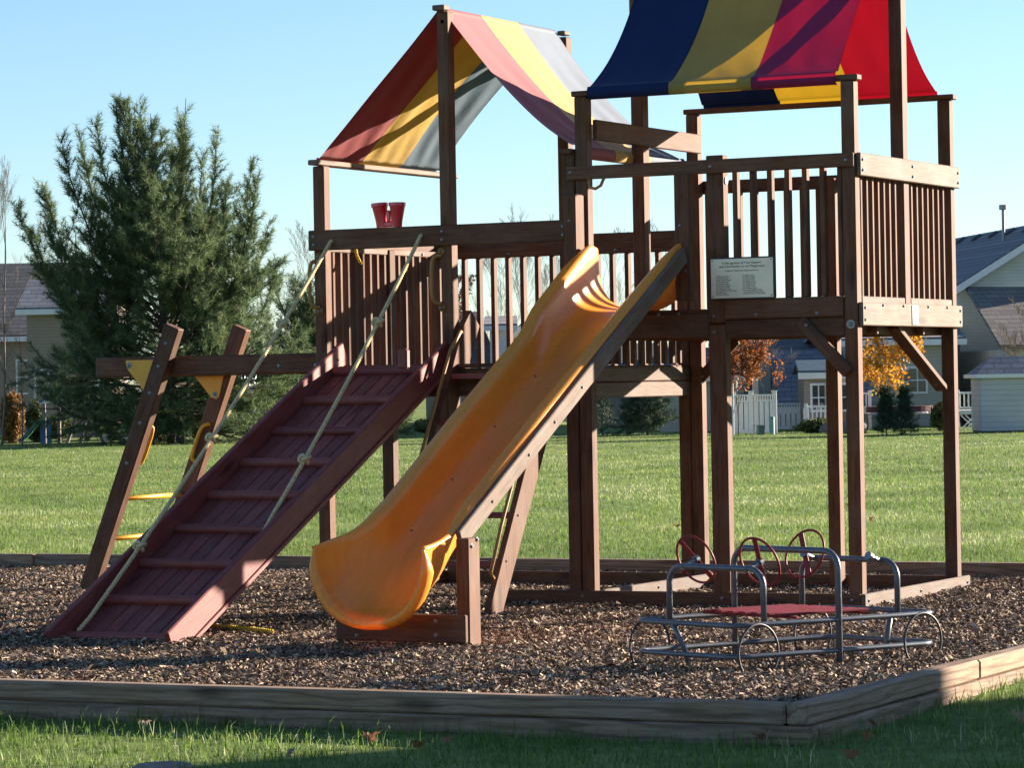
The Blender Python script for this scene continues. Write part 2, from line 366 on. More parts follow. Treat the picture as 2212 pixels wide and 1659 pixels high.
# chips
def chips(n):
    x = rng.uniform(-12.9, 2.28, n); y = rng.uniform(-6.88, 3.55, n)
    P = np.stack([x, y, mzv(x, y)], 1); k = in_view(P); P = P[k]
    dist = (P-CP)@FWD
    keep = rng.random(len(P)) < np.clip((17/dist)**1.2, .3, 1); P = P[keep]; n = len(P)
    L = rng.gamma(2.6, .0066, n)+.007; W = L*rng.uniform(.16, .42, n); az = rng.uniform(0, 2*np.pi, n)
    tilt = rng.normal(0, .42, n); rl = rng.normal(0, .6, n)
    ux = np.stack([np.cos(az)*np.cos(tilt), np.sin(az)*np.cos(tilt), np.sin(tilt)], 1)
    s0 = np.stack([-np.sin(az), np.cos(az), np.zeros(n)], 1); up = np.cross(ux, s0)
    s1 = s0*np.cos(rl)[:, None]+up*np.sin(rl)[:, None]
    c = P+np.array([0, 0, 1.])*rng.uniform(.001, .022, n)[:, None]
    hl = ux*(L/2)[:, None]; hw = s1*(W/2)[:, None]
    V = np.stack([c-hl-hw*.6, c+hl*.9-hw, c+hl+hw*.7, c-hl*.8+hw], 1).reshape(-1, 3)
    return V, np.clip(rng.beta(1.6, 2.2, n), 0, 1)
V, rr_ = chips(820000)
arr_mesh('wood_chips', V, 4, CHIP, rr_, 'stuff')

# grass blades (field + front)
def blades(P, hmin, hmax, wid, lean=.45, seg=2):
    n = len(P); h = rng.uniform(hmin, hmax, n); az = rng.uniform(0, 2*np.pi, n); ln = rng.gamma(2, lean/2, n)
    faz = rng.uniform(0, 2*np.pi, n)
    side = np.stack([np.cos(faz), np.sin(faz), np.zeros(n)], 1)*(wid/2)[:, None]
    ld = np.stack([np.cos(az), np.sin(az), np.zeros(n)], 1)*(ln*h)[:, None]
    up = np.array([0, 0, 1.])
    m1 = P+ld*.3+up*(h*.6)[:, None]; tp = P+ld+up*(h*np.clip(1-ln*.35, .3, 1))[:, None]
    q = np.stack([P-side, P+side, m1+side*.7, m1-side*.7], 1)
    t_ = np.stack([m1-side*.7, m1+side*.7, tp+side*.08, tp-side*.08], 1)
    return np.concatenate([q, t_], 1).reshape(-1, 3), 2
def field_pts(n, d0, d1, power):
    u = rng.random(n); a = 1-power
    d = (d0**a+u*(d1**a-d0**a))**(1/a) if abs(a) > 1e-6 else d0*(d1/d0)**u
    half = 1106/CF*d*1.22; lat = rng.uniform(-1, 1, n)*half
    f2 = np.array([math.sin(TH), math.cos(TH)]); r2 = np.array([math.cos(TH), -math.sin(TH)])
    xy = CP[:2]+d[:, None]*f2+lat[:, None]*r2
    return xy, d
gzv = lambda y: GZF+(GZB-GZF)*np.clip((y+7)/10.7, 0, 1)
xy, d = field_pts(330000, 21, 96, 1.3)
k = (xy[:, 1] > BY1+.01) | (xy[:, 0] > BX1+.01); xy = xy[k]; d = d[k]
P = np.stack([xy[:, 0], xy[:, 1], gzv(xy[:, 1])], 1)
# clumpy density
cl = np.sin(xy[:, 0]*2.1+np.sin(xy[:, 1]*1.3)*2)*np.sin(xy[:, 1]*1.9+xy[:, 0]*.7)
pt = np.sin(xy[:, 0]*.9+np.sin(xy[:, 1]*.35)*3)*np.sin(xy[:, 1]*.55+np.cos(xy[:, 0]*.7)*2)+.5*np.sin(xy[:, 0]*3.3+xy[:, 1]*1.1)*np.sin(xy[:, 1]*1.7)
k = rng.random(len(P)) < .72+.28*cl-.65*np.clip(pt-.4, 0, 1); P = P[k]; d = d[k]; pt = pt[k]
V, per = blades(P, .02, .062, .0045*np.clip(d/24, 1, 2.6), .8)
rn = np.clip(rng.beta(2.2, 2.6, len(P))+.10*np.sin(P[:, 0]*.5+P[:, 1]*.33)+.30*pt, 0, 1)
arr_mesh('field_grass', V, 4, GRASSB, np.repeat(rn, per), 'stuff')
# near grass in front of the border and to its right
n = 150000
x = rng.uniform(-4.5, 6.5, n); y = rng.uniform(-10.5, -2.5, n)
k = (y < BY0-.015) | (x > BX1+.015)
P = np.stack([x, y, gzv(y)], 1)[k]; P = P[in_view(P, 200, 260)]
cl = np.sin(P[:, 0]*3.1+1)*np.sin(P[:, 1]*3.7+P[:, 0])
cl2 = np.sin(P[:, 0]*5.3+np.sin(P[:, 1]*7)*1.5)*np.sin(P[:, 1]*6.1+np.cos(P[:, 0]*4))
k = rng.random(len(P)) < .62+.2*cl+.3*cl2; P = P[k]; n = len(P)
edge = np.exp(-np.abs(P[:, 1]-BY0)/.16)*(P[:, 0] < BX1)+np.exp(-np.abs(P[:, 0]-BX1)/.12)*(P[:, 0] > BX1)
V, per = blades(P, .018, .06, np.full(n, .0048), .95)
# tall fringe near the timbers
k = rng.random(n) < .10+.25*np.clip(edge, 0, 1); P2 = P[k]; V2, _ = blades(P2, .05, .13, np.full(len(P2), .0046), .5)
PA = np.concatenate([P, P2]); rn = np.clip(rng.beta(1.9, 2.7, n+len(P2))+.22*np.sin(PA[:, 0]*2.3+np.sin(PA[:, 1]*4)*2)*np.sin(PA[:, 1]*3.1), 0, 1)
arr_mesh('near_grass', np.concatenate([V, V2]), 4, GRASSB, np.repeat(rn, per), 'stuff')

# ------------------------------------------------------------------ timber border: every timber its own thing
def timber(x0, x1, y0, y1, z0, z1, label, group='landscape timbers edging the play area'):
    m_ = M(); m_.box(x0, x1, y0, y1, z0, z1, .012)
    o = m_.build('border_timber', TIMB, base=((x0+x1)/2, (y0+y1)/2, z0), label=label, category='timber', group=group)
    return o
fy = BY0
timber(-5.1, -2.745, fy, fy+.1, -.10, .0, 'grey upper timber of the front edge, left of the butt joint')
timber(-2.735, 2.288, fy, fy+.1, -.10, .0, 'long grey upper timber of the front edge, reaching the right corner')
timber(-13, -5.11, fy, fy+.1, -.10, .0, 'upper timber of the front edge running out of the photo at left')
timber(-4.0, 2.415, fy-.012, fy+.09, -.205, -.102, 'lower timber of the front edge, under the long upper one', )
timber(-13, -4.01, fy-.012, fy+.09, -.205, -.102, 'lower timber of the front edge, leftmost and half hidden in grass')
timber(BX1-.105, BX1, fy-.003, -4.66, -.10, .003, 'sunlit upper timber of the right edge starting at the front corner')
timber(BX1-.105, BX1, -4.65, -.9, -.10, .0, 'sunlit upper timber of the right edge beyond the joint')
timber(BX1-.09, BX1+.012, fy+.095, -2.0, -.205, -.102, 'lower timber of the right edge with grass at its foot')
timber(BX1-.105, BX1, -.89, BY1, -.10, .0, 'farthest upper timber of the right edge')
timber(-4.6, 2.29, BY1-.1, BY1, -.14, .0, 'back edge timber behind the tall tower')
timber(-9.2, -4.61, BY1-.1, BY1, -.14, .003, 'back edge timber behind the ramp and lower tower')
timber(-13, -9.21, BY1-.1, BY1, -.14, .0, 'back edge timber at the far left of the photo')

# ------------------------------------------------------------------ play set
PS = thing('wooden_play_set', (-2., 0, -.1), 'wooden play set of two towers with striped canopies, yellow slide, red ramp and swing frame', 'play set')
GB = -.16                      # posts go a little into the chips
s_ = .0925
HT_W = -1.972                  # tall tower: right edge of left posts (right edge of right posts is x=0)
HD = 1.916                     # y of back posts' front face
def part(m_, name, mats, parent=PS, **k): return m_.build(name, mats, parent, base=PS['_b'], **k)
WM = [WOOD, BOLT, WOODW]
def post(x1, y0, z0, z1, parent, name='post', wx=s_, wy=s_, bolts=(), mi=0, mats=None):
    m_ = M(); m_.box(x1-wx, x1, y0, y0+wy, z0, z1, .007, mi)
    for bx, bz in bolts: m_.bolt((bx, y0, bz), (0, -1, 0))
    return part(m_, name, mats or WM, parent)

# ---- tall tower (part) : deck is its own mesh
dk = M()
for i in range(14):
    y = .02+i*.138
    dk.box(HT_W-.09, 0-.0, y, y+.13, 1.90, 1.928, .004)
TT = part(dk, 'tower_deck', WM, label='deck of the taller tower')
# posts
post(0, 0, GB, 3.425, TT, bolts=[])
post(0, HD, GB, 3.425, TT)
post(HT_W, 0, GB, 3.425, TT, bolts=())
post(HT_W, HD, GB, 3.425, TT)
post(HT_W-s_-.006, HD-.0, GB, 2.46, TT)
# companion post beside the back-left one, and mid posts
pm = M(); pm.box(-.953-.125, -.953, 0.0, .0925, 1.832, 2.972, .007); pm.bolt((-1.04, 0, 1.88), (0, -1, 0)); part(pm, 'post', WM, TT)
pm = M(); pm.box(-.953-.125, -.953, 0.0, .0925, GB, 1.818, .007); pm.bolt((-1.04, 0, 1.77), (0, -1, 0)); part(pm, 'post', WM, TT)
post(-.872, HD-.05, GB, 2.9, TT)
# ridge posts
post(0.0, .94, 1.80, 4.56, TT, 'ridge_post', .0925, .11)
post(HT_W+.0, .94, 1.80, 4.56, TT, 'ridge_post', .0925, .11)
# deck framing
def bd(name, args, parent, bolts=(), mi=0, **k):
    m_ = M(); m_.box(*args, .006, mi)
    for c, nrm in bolts: m_.bolt(c, nrm)
    return part(m_, name, WM, parent, **k)
bd('deck_board', (-.953, -s_, -.022, .018, 1.854, 1.99), TT, [((-.72, -.022, 1.88), (0, -1, 0)), ((-.28, -.022, 1.88), (0, -1, 0))])
bd('joist', (-.953, -s_, .0, .04, 1.722, 1.852), TT)
bd('joist', (HT_W, -.953-.125, .0, .04, 1.735, 1.90), TT, [((-1.45, 0, 1.9), (0, -1, 0)), ((-1.3, 0, 1.9), (0, -1, 0))])
bd('joist', (HT_W, -s_, HD+.03, HD+.07, 1.735, 1.90), TT)
bd('joist', (-.15, -.11, s_+.002, HD-.002, 1.735, 1.895), TT)
bd('joist', (HT_W-s_, HT_W-s_+.04, s_+.002, HD-.002, 1.735, 1.90), TT)
for y in (.5, .96, 1.42): bd('joist', (HT_W+.002, -.05, y, y+.04, 1.735, 1.897), TT)
# front rail, front balusters
bd('hand_rail', (-2.12, -.002+.004, -.034, -.002, 2.848, 2.942), TT, [((-2.085, -.034, 2.90), (0, -1, 0)), ((-1.03, -.034, 2.895), (0, -1, 0)), ((-.05, -.034, 2.895), (0, -1, 0))])
for i in range(7):
    x = -.895+i*.1265
    if x < -.11: bd('baluster', (x, x+.036, .02, .08, 1.992, 2.86), TT)
# back rail + balusters
bd('hand_rail', (HT_W-.05, .03, HD+s_+.002, HD+s_+.034, 2.832, 2.93), TT)
bd('rail', (HT_W, -s_, HD+.02, HD+.055, 1.93, 1.97), TT)
for i in range(15):
    x = -1.93+i*.126
    if abs(x-(-.92)) > .07 and x < -.1: bd('baluster', (x, x+.036, HD+.02, HD+.08, 1.972, 2.86), TT)
# right side boards (weathered, sunlit)
bl = [((.034, .06, 2.90), (1, 0, 0)), ((.034, .06, 2.83), (1, 0, 0)), ((.034, 1.98, 2.90), (1, 0, 0)), ((.034, 1.98, 2.83), (1, 0, 0)), ((.034, 1.03, 2.90), (1, 0, 0)), ((.034, 1.03, 2.83), (1, 0, 0))]
bd('hand_rail', (.002, .034, .02, 2.026, 2.79, 2.944), TT, bl, 2, label='bleached top board of the right side')
bl = [((.034, .06, 1.91), (1, 0, 0)), ((.034, .06, 1.83), (1, 0, 0)), ((.034, 1.98, 1.91), (1, 0, 0)), ((.034, 1.98, 1.83), (1, 0, 0)), ((.034, .4, 1.93), (1, 0, 0)), ((.034, .8, 1.93), (1, 0, 0)), ((.034, 1.3, 1.93), (1, 0, 0)), ((.034, 1.7, 1.93), (1, 0, 0))]
bd('side_board', (.002, .034, .02, 2.032, 1.789, 1.946), TT, bl, 2, label='bleached bottom board of the right side')
bd('rail', (-.035, -.001, .105, .935, 1.93, 1.988), TT, (), 2); bd('rail', (-.035, -.001, 1.055, HD-.01, 1.93, 1.988), TT, (), 2)
for i in range(16):
    y = .15+i*.1095
    if not (.90 < y < 1.06) and y < HD-.03: bd('baluster', (-.078, -.018, y, y+.036, 1.94, 2.90), TT)
# header board on the left side, and low wall between the two decks
bd('header_board', (HT_W+.002, HT_W+.034, -.0+.095, HD-.0, 3.128, 3.27), TT)
for i in range(13):
    y = .13+i*.135; bd('baluster', (HT_W-s_-.04, HT_W-s_-.005, y, y+.05, 1.57, 1.74), TT)
# braces
def brace(a, b, side, parent, wd=.04, ht=.09, bolts=()):
    m_ = M(); m_.beam(a, b, wd, ht, side, .006)
    for c, nrm in bolts: m_.bolt(c, nrm)
    return part(m_, 'brace', WM, parent)
brace((-.40, -.022, 1.835), (-.06, -.022, 1.475), (0, 1, 0), TT, .04, .085, [((-.35, -.043, 1.80), (0, -1, 0))])
brace((-.085, .90, 1.79), (-.085, 1.90, 1.35), (1, 0, 0), TT, .095, .042, [((-.085, 1.78, 1.382), (0, -.5, -.9))])
brace((-1.70, 1.95, 1.74), (-2.02, 1.95, 1.43), (0, 1, 0), TT, .04, .08, [((-1.97, 1.93, 1.475), (0, -1, 0))])
m_ = M(); m_.disc((-.046, -.0, 1.80), (0, -1, 0), .03, .004, 20, 1); m_.bolt((-.046, -.004, 1.80), (0, -1, 0), .016); part(m_, 'washer', WM, TT)
m_ = M(); m_.disc((-.95, .05, 2.80), (1, 0, 0), .026, .004, 20, 1); part(m_, 'washer', WM, TT)
m_ = M(); m_.disc((HT_W+.001, HD+.04, 1.45), (1, 0, 0), .026, .005, 20, 1); part(m_, 'washer', WM, TT)
# ground boards
bd('base_board', (-2.66, .0, -.034, -.002, -.13, 0.0), TT, [((-2.05, -.034, -.04), (0, -1, 0)), ((-1.0, -.034, -.04), (0, -1, 0)), ((-.06, -.034, -.04), (0, -1, 0))])
bd('base_board', (.002, .034, -.034, 2.10, -.13, 0.0), TT, [((.034, .03, -.045), (1, 0, 0)), ((.034, 1.05, -.045), (1, 0, 0)), ((.034, 2.03, -.045), (1, 0, 0))], 2)
bd('base_board', (-4.16, .0, HD+s_+.002, HD+s_+.034, -.13, .0), TT)
bd('base_board', (HT_W+.002, HT_W+.034, s_, HD+s_, -.13, 0.0), TT, [((HT_W+.034, 1.0, -.04), (1, 0, 0))], 2)
# canopy + its rails
def canopy(parent, mats, along, e0, e1, c0, c1, zr, ze, zover, stripes_rev=False, sagA=.10, sagB=.10, pull=.12, name='canopy', pulls=None, big=(0, 0)):
    """along='x' or 'y': ridge direction from e0 to e1; eaves at c0 and c1 in the other axis"""
    m_ = M(); nu, nv = 60, 34; cm = (c0+c1)/2
    prof = []
    for side, sag in ((0, sagA), (1, sagB)):
        ce = c0 if side == 0 else c1
        for j in range(nv+1):
            v = j/nv                                 # 0 eave .. 1 ridge
            if side == 1: v = 1-j/nv
            prof.append((ce+(cm-ce)*v, ze+(zr-ze)*v-sag*4*v*(1-v)*(1.15-.3*v), v, side))
    # eave wraps round its rail
    def wrap(ce, sgn, bg_=0):
        if bg_: return [(ce+sgn*a, ze+b, 0, -1) for a, b in ((-.03, -.085), (.02, -.094), (.050, -.08), (.058, -.042), (.042, -.006))]
        return [(ce+sgn*a, ze+b, 0, -1) for a, b in ((-.028, -.055), (.0, -.062), (.026, -.05), (.034, -.02), (.022, .004))]
    prof = wrap(c0, -1, big[0])[:]+prof+wrap(c1, 1, big[1])[::-1]
    vs = []; cs = []; k = len(prof)
    for i in range(nu+1):
        u = i/nu
        for (c, z, v, sd) in prof:
            q4 = 4*v*(1-v)*(1 if sd >= 0 else 0); pa, pb_ = (pulls[sd] if pulls and sd >= 0 else (pull, pull))
            uu = e0+pa*q4+(e1-e0-(pa+pb_)*q4)*u
            dz = .005*math.sin(u*37+v*6)*(v*(1-v)*4)+.014*math.sin(u*9+c*3)*(v*(1-v)*4)+.006*math.sin(u*52+3*math.sin(v*5))*(1-v)**3*min(1, v*12)
            vs.append((uu, c, z+dz) if along == 'x' else (c, uu, z+dz)); cs.append((1-u if stripes_rev else u, v, 0))
    fs = [(i*k+j, (i+1)*k+j, (i+1)*k+j+1, i*k+j+1) for i in range(nu) for j in range(k-1)]
    m_.add(vs, fs, cs)
    return part(m_, name, mats, parent, smooth=True)
canopy(TT, CANR, 'x', HT_W+.02, -.115, 0.03, HD+.05, 4.58, 3.495, .05, sagA=.10, sagB=.10, pull=.05, big=(1, 0))
def rail(args, parent, mi=0): return bd('canopy_rail', args, parent, (), mi)
rail((-2.085, .03, -.005, .085, 3.428, 3.466), TT); rail((-2.085, .03, HD, HD+.09, 3.428, 3.466), TT)
rail((-2.085, .03, .945, 1.035, 4.562, 4.60), TT)
# plaque on the front
pl_ = M(); pl_.box(-1.042, -.568, -.046, -.036, 1.986, 2.272, .003, 0); PQ = part(pl_, 'plaque', [DARKB], TT, label='brass plaque with engraved thank-you text')
pl2 = M(); pl2.box(-1.032, -.578, -.0505, -.0465, 1.996, 2.262, .001, 0)
for cx, cz in ((-1.02, 2.25), (-.59, 2.25), (-1.02, 2.008), (-.59, 2.008)): pl2.disc((cx, -.0505, cz), (0, -1, 0), .0045, .002, 10, 1)
# the plate carries its engraving in the same mesh
def text_into(m_, txt, size, x, z, align='LEFT', mi=1, y=-.0512):
    cu = bpy.data.curves.new('t', 'FONT'); cu.body = txt; cu.size = size; cu.align_x = align; cu.extrude = 0; cu.offset = size*.012
    to = bpy.data.objects.new('t', cu); COL.objects.link(to); dg = bpy.context.evaluated_depsgraph_get()
    me = bpy.data.meshes.new_from_object(to.evaluated_get(dg))
    vs = [(x+v.co.x, y, z+v.co.y) for v in me.vertices]; fs = [tuple(p.vertices) for p in me.polygons]
    if vs: m_.add(vs, fs, None, mi)
    bpy.data.objects.remove(to); bpy.data.curves.remove(cu); bpy.data.meshes.remove(me)
for t_, s__, z in (('In Recognition of Your Support', .0225, 2.226), ('and Contribution to our Playground', .0225, 2.203), ('A Special Thanks and Appreciation to:', .016, 2.176)):
    text_into(pl2, t_, s__, -.805, z, 'CENTER')
LN = ['The Brewer Family', 'The Boyer Family', 'Student Staff & Family', 'The Dunkle Family', 'The Hester Family', 'The Donovan Family', 'The Durkins Family', 'The Gregersen Family', 'Friends of Service Committee', 'Boys & Graves', 'The Merrill Family']
RN = ['The Miller Family', 'The Moore Family', 'The Ruehl Family', 'The Bangle Family', 'The Sanders Family', 'The Tidball Family', 'The Walsh Family', 'The Wolman Family', 'Grove City Catholic Center', '  and Combined Parents Assoc.', 'In Memory of Our Special Babies']
for i in range(11):
    text_into(pl2, LN[i], .0125, -.995, 2.140-i*.0123); text_into(pl2, RN[i], .0125, -.80, 2.143-i*.0123)
pl2o = pl2.build('plate', [BRASS, INK], PQ, base=PS['_b'])
# badge on the bottom board
bm_ = M(); bm_.box(.0342, .041, .965, 1.082, 1.802, 1.935, .002, 0)
for a in range(9):
    q0, q1 = math.pi*a/9, math.pi*(a+1)/9
    bm_.beam((.0418, 1.024+.03*math.cos(q0), 1.895+.026*math.sin(q0)), (.0418, 1.024+.03*math.cos(q1), 1.895+.026*math.sin(q1)), .0012, .004, (1, 0, 0), 0, 1)
for y, z0, z1 in ((1.016, 1.88, 1.91), (1.032, 1.88, 1.91)): bm_.beam((.0418, y, z0), (.0418, y, z1), .0012, .004, (1, 0, 0), 0, 1)
for z, hw in ((1.865, .03), (1.848, .024), (1.838, .024), (1.822, .03)): bm_.beam((.0418, 1.024-hw, z), (.0418, 1.024+hw, z), .0012, .004, (1, 0, 0), 0, 1)
part(bm_, 'maker_badge', [WHITEP, DARKB], TT, label='small white emblem panel on the bottom board')

# ---- lower tower
LX = -4.077; LR = -2.0645-.008    # right edges of left and right posts
dk = M()
for i in range(14):
    y = .02+i*.14; dk.box(LX-.09, LR, y, y+.132, 1.53, 1.558, .004)
LT = part(dk, 'tower_deck', WM, label='deck of the lower tower')
post(LX, 0, GB, 3.04, LT); post(LX, 1.965, GB, 3.04, LT)
post(LR-.002, 0, GB, 3.06, LT); post(LR-.002, 1.965, GB, 3.06, LT)
post(LX, .96, GB, 2.46, LT)
post(-3.045, 0.0, 1.36, 4.09, LT, 'ridge_post', .088, .1); post(-3.035, 1.90, 1.36, 4.07, LT, 'ridge_post', .088, .1)
bd('front_beam', (-4.195, -2.13, -.036, -.002, 2.428, 2.575), LT, [((x, -.036, z), (0, -1, 0)) for x in (-4.15, -3.1, -2.15) for z in (2.47, 2.53)])
bd('joist', (-4.08, LR-s_, .0, .04, 1.36, 1.522), LT); bd('deck_board', (LX+.002, LR-s_-.004, -.03, .05, 1.56, 1.59), LT, (), 0)
bd('joist', (LX, LR-s_-.004, 2.0, 2.04, 1.36, 1.522), LT)
bd('joist', (LR-.03, LR+.003, s_+.002, 1.96, 1.445, 1.545), LT, (), 2); bd('joist', (LR-.03, LR+.003, s_+.002, 1.96, 1.33, 1.44), LT, (), 2)
bd('joist', (LX-.07, LX-.03, s_+.002, 1.96, 1.36, 1.525), LT)
bd('hand_rail', (LX-.12, LX-.093, -.0, 2.05, 2.43, 2.57), LT)
bd('rail', (LX-.05, LX-.012, s_+.004, 1.96, 2.42, 2.465), LT, [((LX-.012, 1.5, 2.44), (1, 0, 0))], 2)
for i in range(17):
    y = .14+i*.1095
    if not (.91 < y < 1.06) and y < 1.9: bd('baluster', (LX-.078, LX-.018, y, y+.038, 1.56, 2.43), LT)
bd('hand_rail', (LX-.1, LR, 2.06, 2.094, 2.46, 2.575), LT)
bd('rail', (LX+.004, LR-s_, 2.0, 2.045, 2.415, 2.46), LT, [((-3.6, 2.0, 2.44), (0, -1, 0)), ((-2.7, 2.0, 2.44), (0, -1, 0))])
for i in range(15):
    x = -4.02+i*.1265
    if abs(x+3.08) > .08 and x < LR-.1: bd('baluster', (x, x+.032, 2.0, 2.065, 1.56, 2.42), LT)
bd('base_board', (LX-s_-.034, LX-s_-.002, -.03, 2.05, -.13, 0.0), LT)
# canopy of the lower tower: ridge runs front to back
canopy(LT, CANL, 'y', .03, 1.87, -4.125, -2.105, 4.125, 3.10, .05, sagA=.02, sagB=.125, pulls=((.0, .15), (.11, .03)), big=(0, 1))
rail((-4.165, -4.08, -.075, 2.10, 3.045, 3.083), LT, 2); rail((-2.155, -2.07, -.06, 2.06, 3.03, 3.066), LT)
rail((-3.103, -3.067, .0, 2.0, 4.0, 4.035), LT, 2); rail((-3.13, -3.035, -.07, .02, 4.092, 4.13), LT, 2); rail((-3.11, -3.045, 1.90, 2.0, 4.085, 4.118), LT, 2)
xg = onz(858, 797, 1.56); m_ = M(); m_.box(xg[0], xg[0]+.075, xg[1], xg[1]+.06, 1.56, 1.70, .012); part(m_, 'red_block', [RED], LT)
# yellow handles
def handle(p0, p1, out, parent, matl=TAN, r=.015, pad=True, nrm=(0, -1, 0)):
    p0 = np.array(p0, float); p1 = np.array(p1, float); o_ = np.array(out, float); nn = np.array(nrm, float)
    m_ = M(); d = (p1-p0)/np.linalg.norm(p1-p0)
    pts = [p0-d*.0+nn*.004, p0+nn*.02+o_*.35, p0+d*.02+nn*.035+o_*.8, p0+d*.08+nn*.04+o_, (p0+p1)/2+nn*.04+o_*1.02, p1-d*.08+nn*.04+o_, p1-d*.02+nn*.035+o_*.8, p1+nn*.02+o_*.35, p1+nn*.004]
    # smooth
    P = np.array(pts); Q = []
    for i in range(len(P)-1):
        a0 = P[max(i-1, 0)]; a1 = P[i]; a2 = P[i+1]; a3 = P[min(i+2, len(P)-1)]
        for t in np.linspace(0, 1, 5)[:-1]:
            Q.append(.5*((2*a1)+(-a0+a2)*t+(2*a0-5*a1+4*a2-a3)*t*t+(-a0+3*a1-3*a2+a3)*t**3))
    Q.append(P[-1])
    m_.tube(Q, r, 10, 0)
    if pad:
        for e, sg in ((p0, -1), (p1, 1)):
            c = e+d*sg*.03
            m_.tube([c+nn*0.0, c+nn*.008], .028, 16, 0); m_.bolt(c+nn*.008, nn, .013)
    return m_.build('handle', [matl, BOLT], parent, base=PS['_b'], smooth=True)
handle((-4.125, 0, 2.355), (-4.125, 0, 2.02), (-.06, -.0, 0), LT)
handle((-3.125, 0, 2.36), (-3.125, 0, 2.02), (-.06, -.0, 0), LT)
m_ = M(); m_.tube([(-1.945, -.02, 2.87), (-1.94, -.045, 2.825), (-1.925, -.055, 2.79), (-1.885, -.055, 2.778), (-1.845, -.05, 2.80), (-1.83, -.02, 2.86)], .011, 10); part(m_, 'handle', [TAN], TT, smooth=True)

# ---- slide
def sl_z(Y):   # bed, flange heights
    zf = np.interp(Y, [-3.90, -3.75, -3.62, -3.5, -3.38, -3.2, -2.3, -1.0, -.35, -.12, 0.0, .06], [.50, .52, .545, .575, .66, .752, 1.245, 1.925, 2.255, 2.36, 2.40, 2.34])
    zb = np.interp(Y, [-3.90, -3.8, -3.6, -3.35, -3.1, -1.0, -.5, -.28, -.1, .06], [.075, .09, .17, .335, .49, 1.60, 1.83, 1.905, 1.925, 1.93])
    xl_ = np.interp(Y, [-3.90, -3.75, -3.62, -3.5, -3.40, -3.25, -1.3, -.95, -.3, 0.0, .06], [-1.925, -1.935, -1.91, -1.85, -1.79, -1.765, -1.785, -1.86, -1.90, -1.93, -1.93])
    xr_ = np.interp(Y, [-3.90, -3.75, -3.62, -3.5, -3.40, -3.25, -1.2, -.3, 0.0, .06], [-1.21, -1.205, -1.22, -1.245, -1.27, -1.29, -1.285, -1.275, -1.25, -1.25])
    return zb, zf, (xr_-xl_)/2, (xr_+xl_)/2
SX = -1.56
def smooth1(f, n=9):
    k_ = np.ones(n)/n; return np.convolve(np.pad(f, n//2, 'edge'), k_, 'valid')
ysl = np.linspace(-3.90, .06, 120); zb, zf, hw, sx_ = sl_z(ysl); zb = smooth1(zb); zf = smooth1(zf, 5); hw = smooth1(hw, 5); sx_ = smooth1(sx_, 5)
m_ = M(); vs = []; prof_n = 0
for i, Y in enumerate(ysl):
    t_ = i/(len(ysl)-1); p_ = np.interp(Y, [-3.9, -3.4, -2.9], [.95, .75, .62]); row = []
    for a in np.linspace(0, math.pi, 41):
        sx = -math.cos(a); sz = math.sin(a)**p_
        xx = np.sign(sx)*abs(sx)**.8*hw[i]
        row.append((sx_[i]+xx, Y, zf[i]-(zf[i]-zb[i])*sz))
    fl = np.interp(Y, [-3.9, -3.6, -3.3, -.4, -.2, 0.0], [.012, .022, .085, .08, .05, .01]); lip = float(np.interp(Y, [-3.6, -3.3], [.008, .03]))
    L_ = [(sx_[i]-hw[i]-fl, Y, zf[i]-lip), (sx_[i]-hw[i]-fl, Y, zf[i]-.006), (sx_[i]-hw[i]-fl*.85, Y, zf[i]+.006), (sx_[i]-hw[i]-fl*.25, Y, zf[i]+.009)]
    R_ = [(sx_[i]+hw[i]+fl*.25, Y, zf[i]+.009), (sx_[i]+hw[i]+fl*.85, Y, zf[i]+.006), (sx_[i]+hw[i]+fl, Y, zf[i]-.006), (sx_[i]+hw[i]+fl, Y, zf[i]-lip)]
    row = L_+row+R_; prof_n = len(row); vs.append(row)
# rolled exit rim: last ring pushed out and back
c0 = vs[0]; cen = np.array([sx_[0], -3.90, .40])
def ringoff(row, k, dy): return [tuple(np.array(p)+np.append(0, [0, 0])*0+((lambda d: np.array([d[0], 0, d[2]])/(np.hypot(d[0], d[2])+1e-9)*k)(np.array(p)-cen))+np.array([0, dy, 0])) for p in row]
ZT = max(p[2] for p in c0)
_ro = ringoff
def ringoff(row, k, dy):
    full = _ro(row, k, dy); return [tuple(np.array(p)+(np.array(f_)-np.array(p))*min(1, max(.05, (ZT-p[2])/.14))) for p, f_ in zip(row, full)]
rim = [ringoff(c0, .045, .07), ringoff(c0, .055, .03), ringoff(c0, .045, -.01), ringoff(c0, .02, -.03)]
rows = rim+vs
allv = [p for r0 in rows for p in r0]; k = prof_n
fs = [(i*k+j, i*k+j+1, (i+1)*k+j+1, (i+1)*k+j) for i in range(len(rows)-1) for j in range(k-1)]
m_.add(allv, fs)
SLD = part(m_, 'slide', [SLIDE], smooth=True, label='orange-yellow plastic slide chute')
so_ = SLD.modifiers.new('solid', 'SOLIDIFY'); so_.thickness = .009; so_.offset = 0
# chute screws
SCR = simple('dark_screw', (.14, .09, .05), .6)
m_ = M()
for Y in (-.75, -1.35, -1.95, -2.55, -3.1):
    z_, f_, h_, c_ = sl_z(Y); m_ = M(); m_.disc((c_-h_*.80, Y, z_+.075), (.6, -.3, .8), .011, .006, 10); part(m_, 'screw', [SCR], SLD)
z_, f_, h_, c_ = sl_z(-3.3); m_ = M(); m_.disc((c_-h_*.8, -3.28, z_+.075), (.6, -.3, .8), .011, .006, 10); part(m_, 'screw', [SCR], SLD)
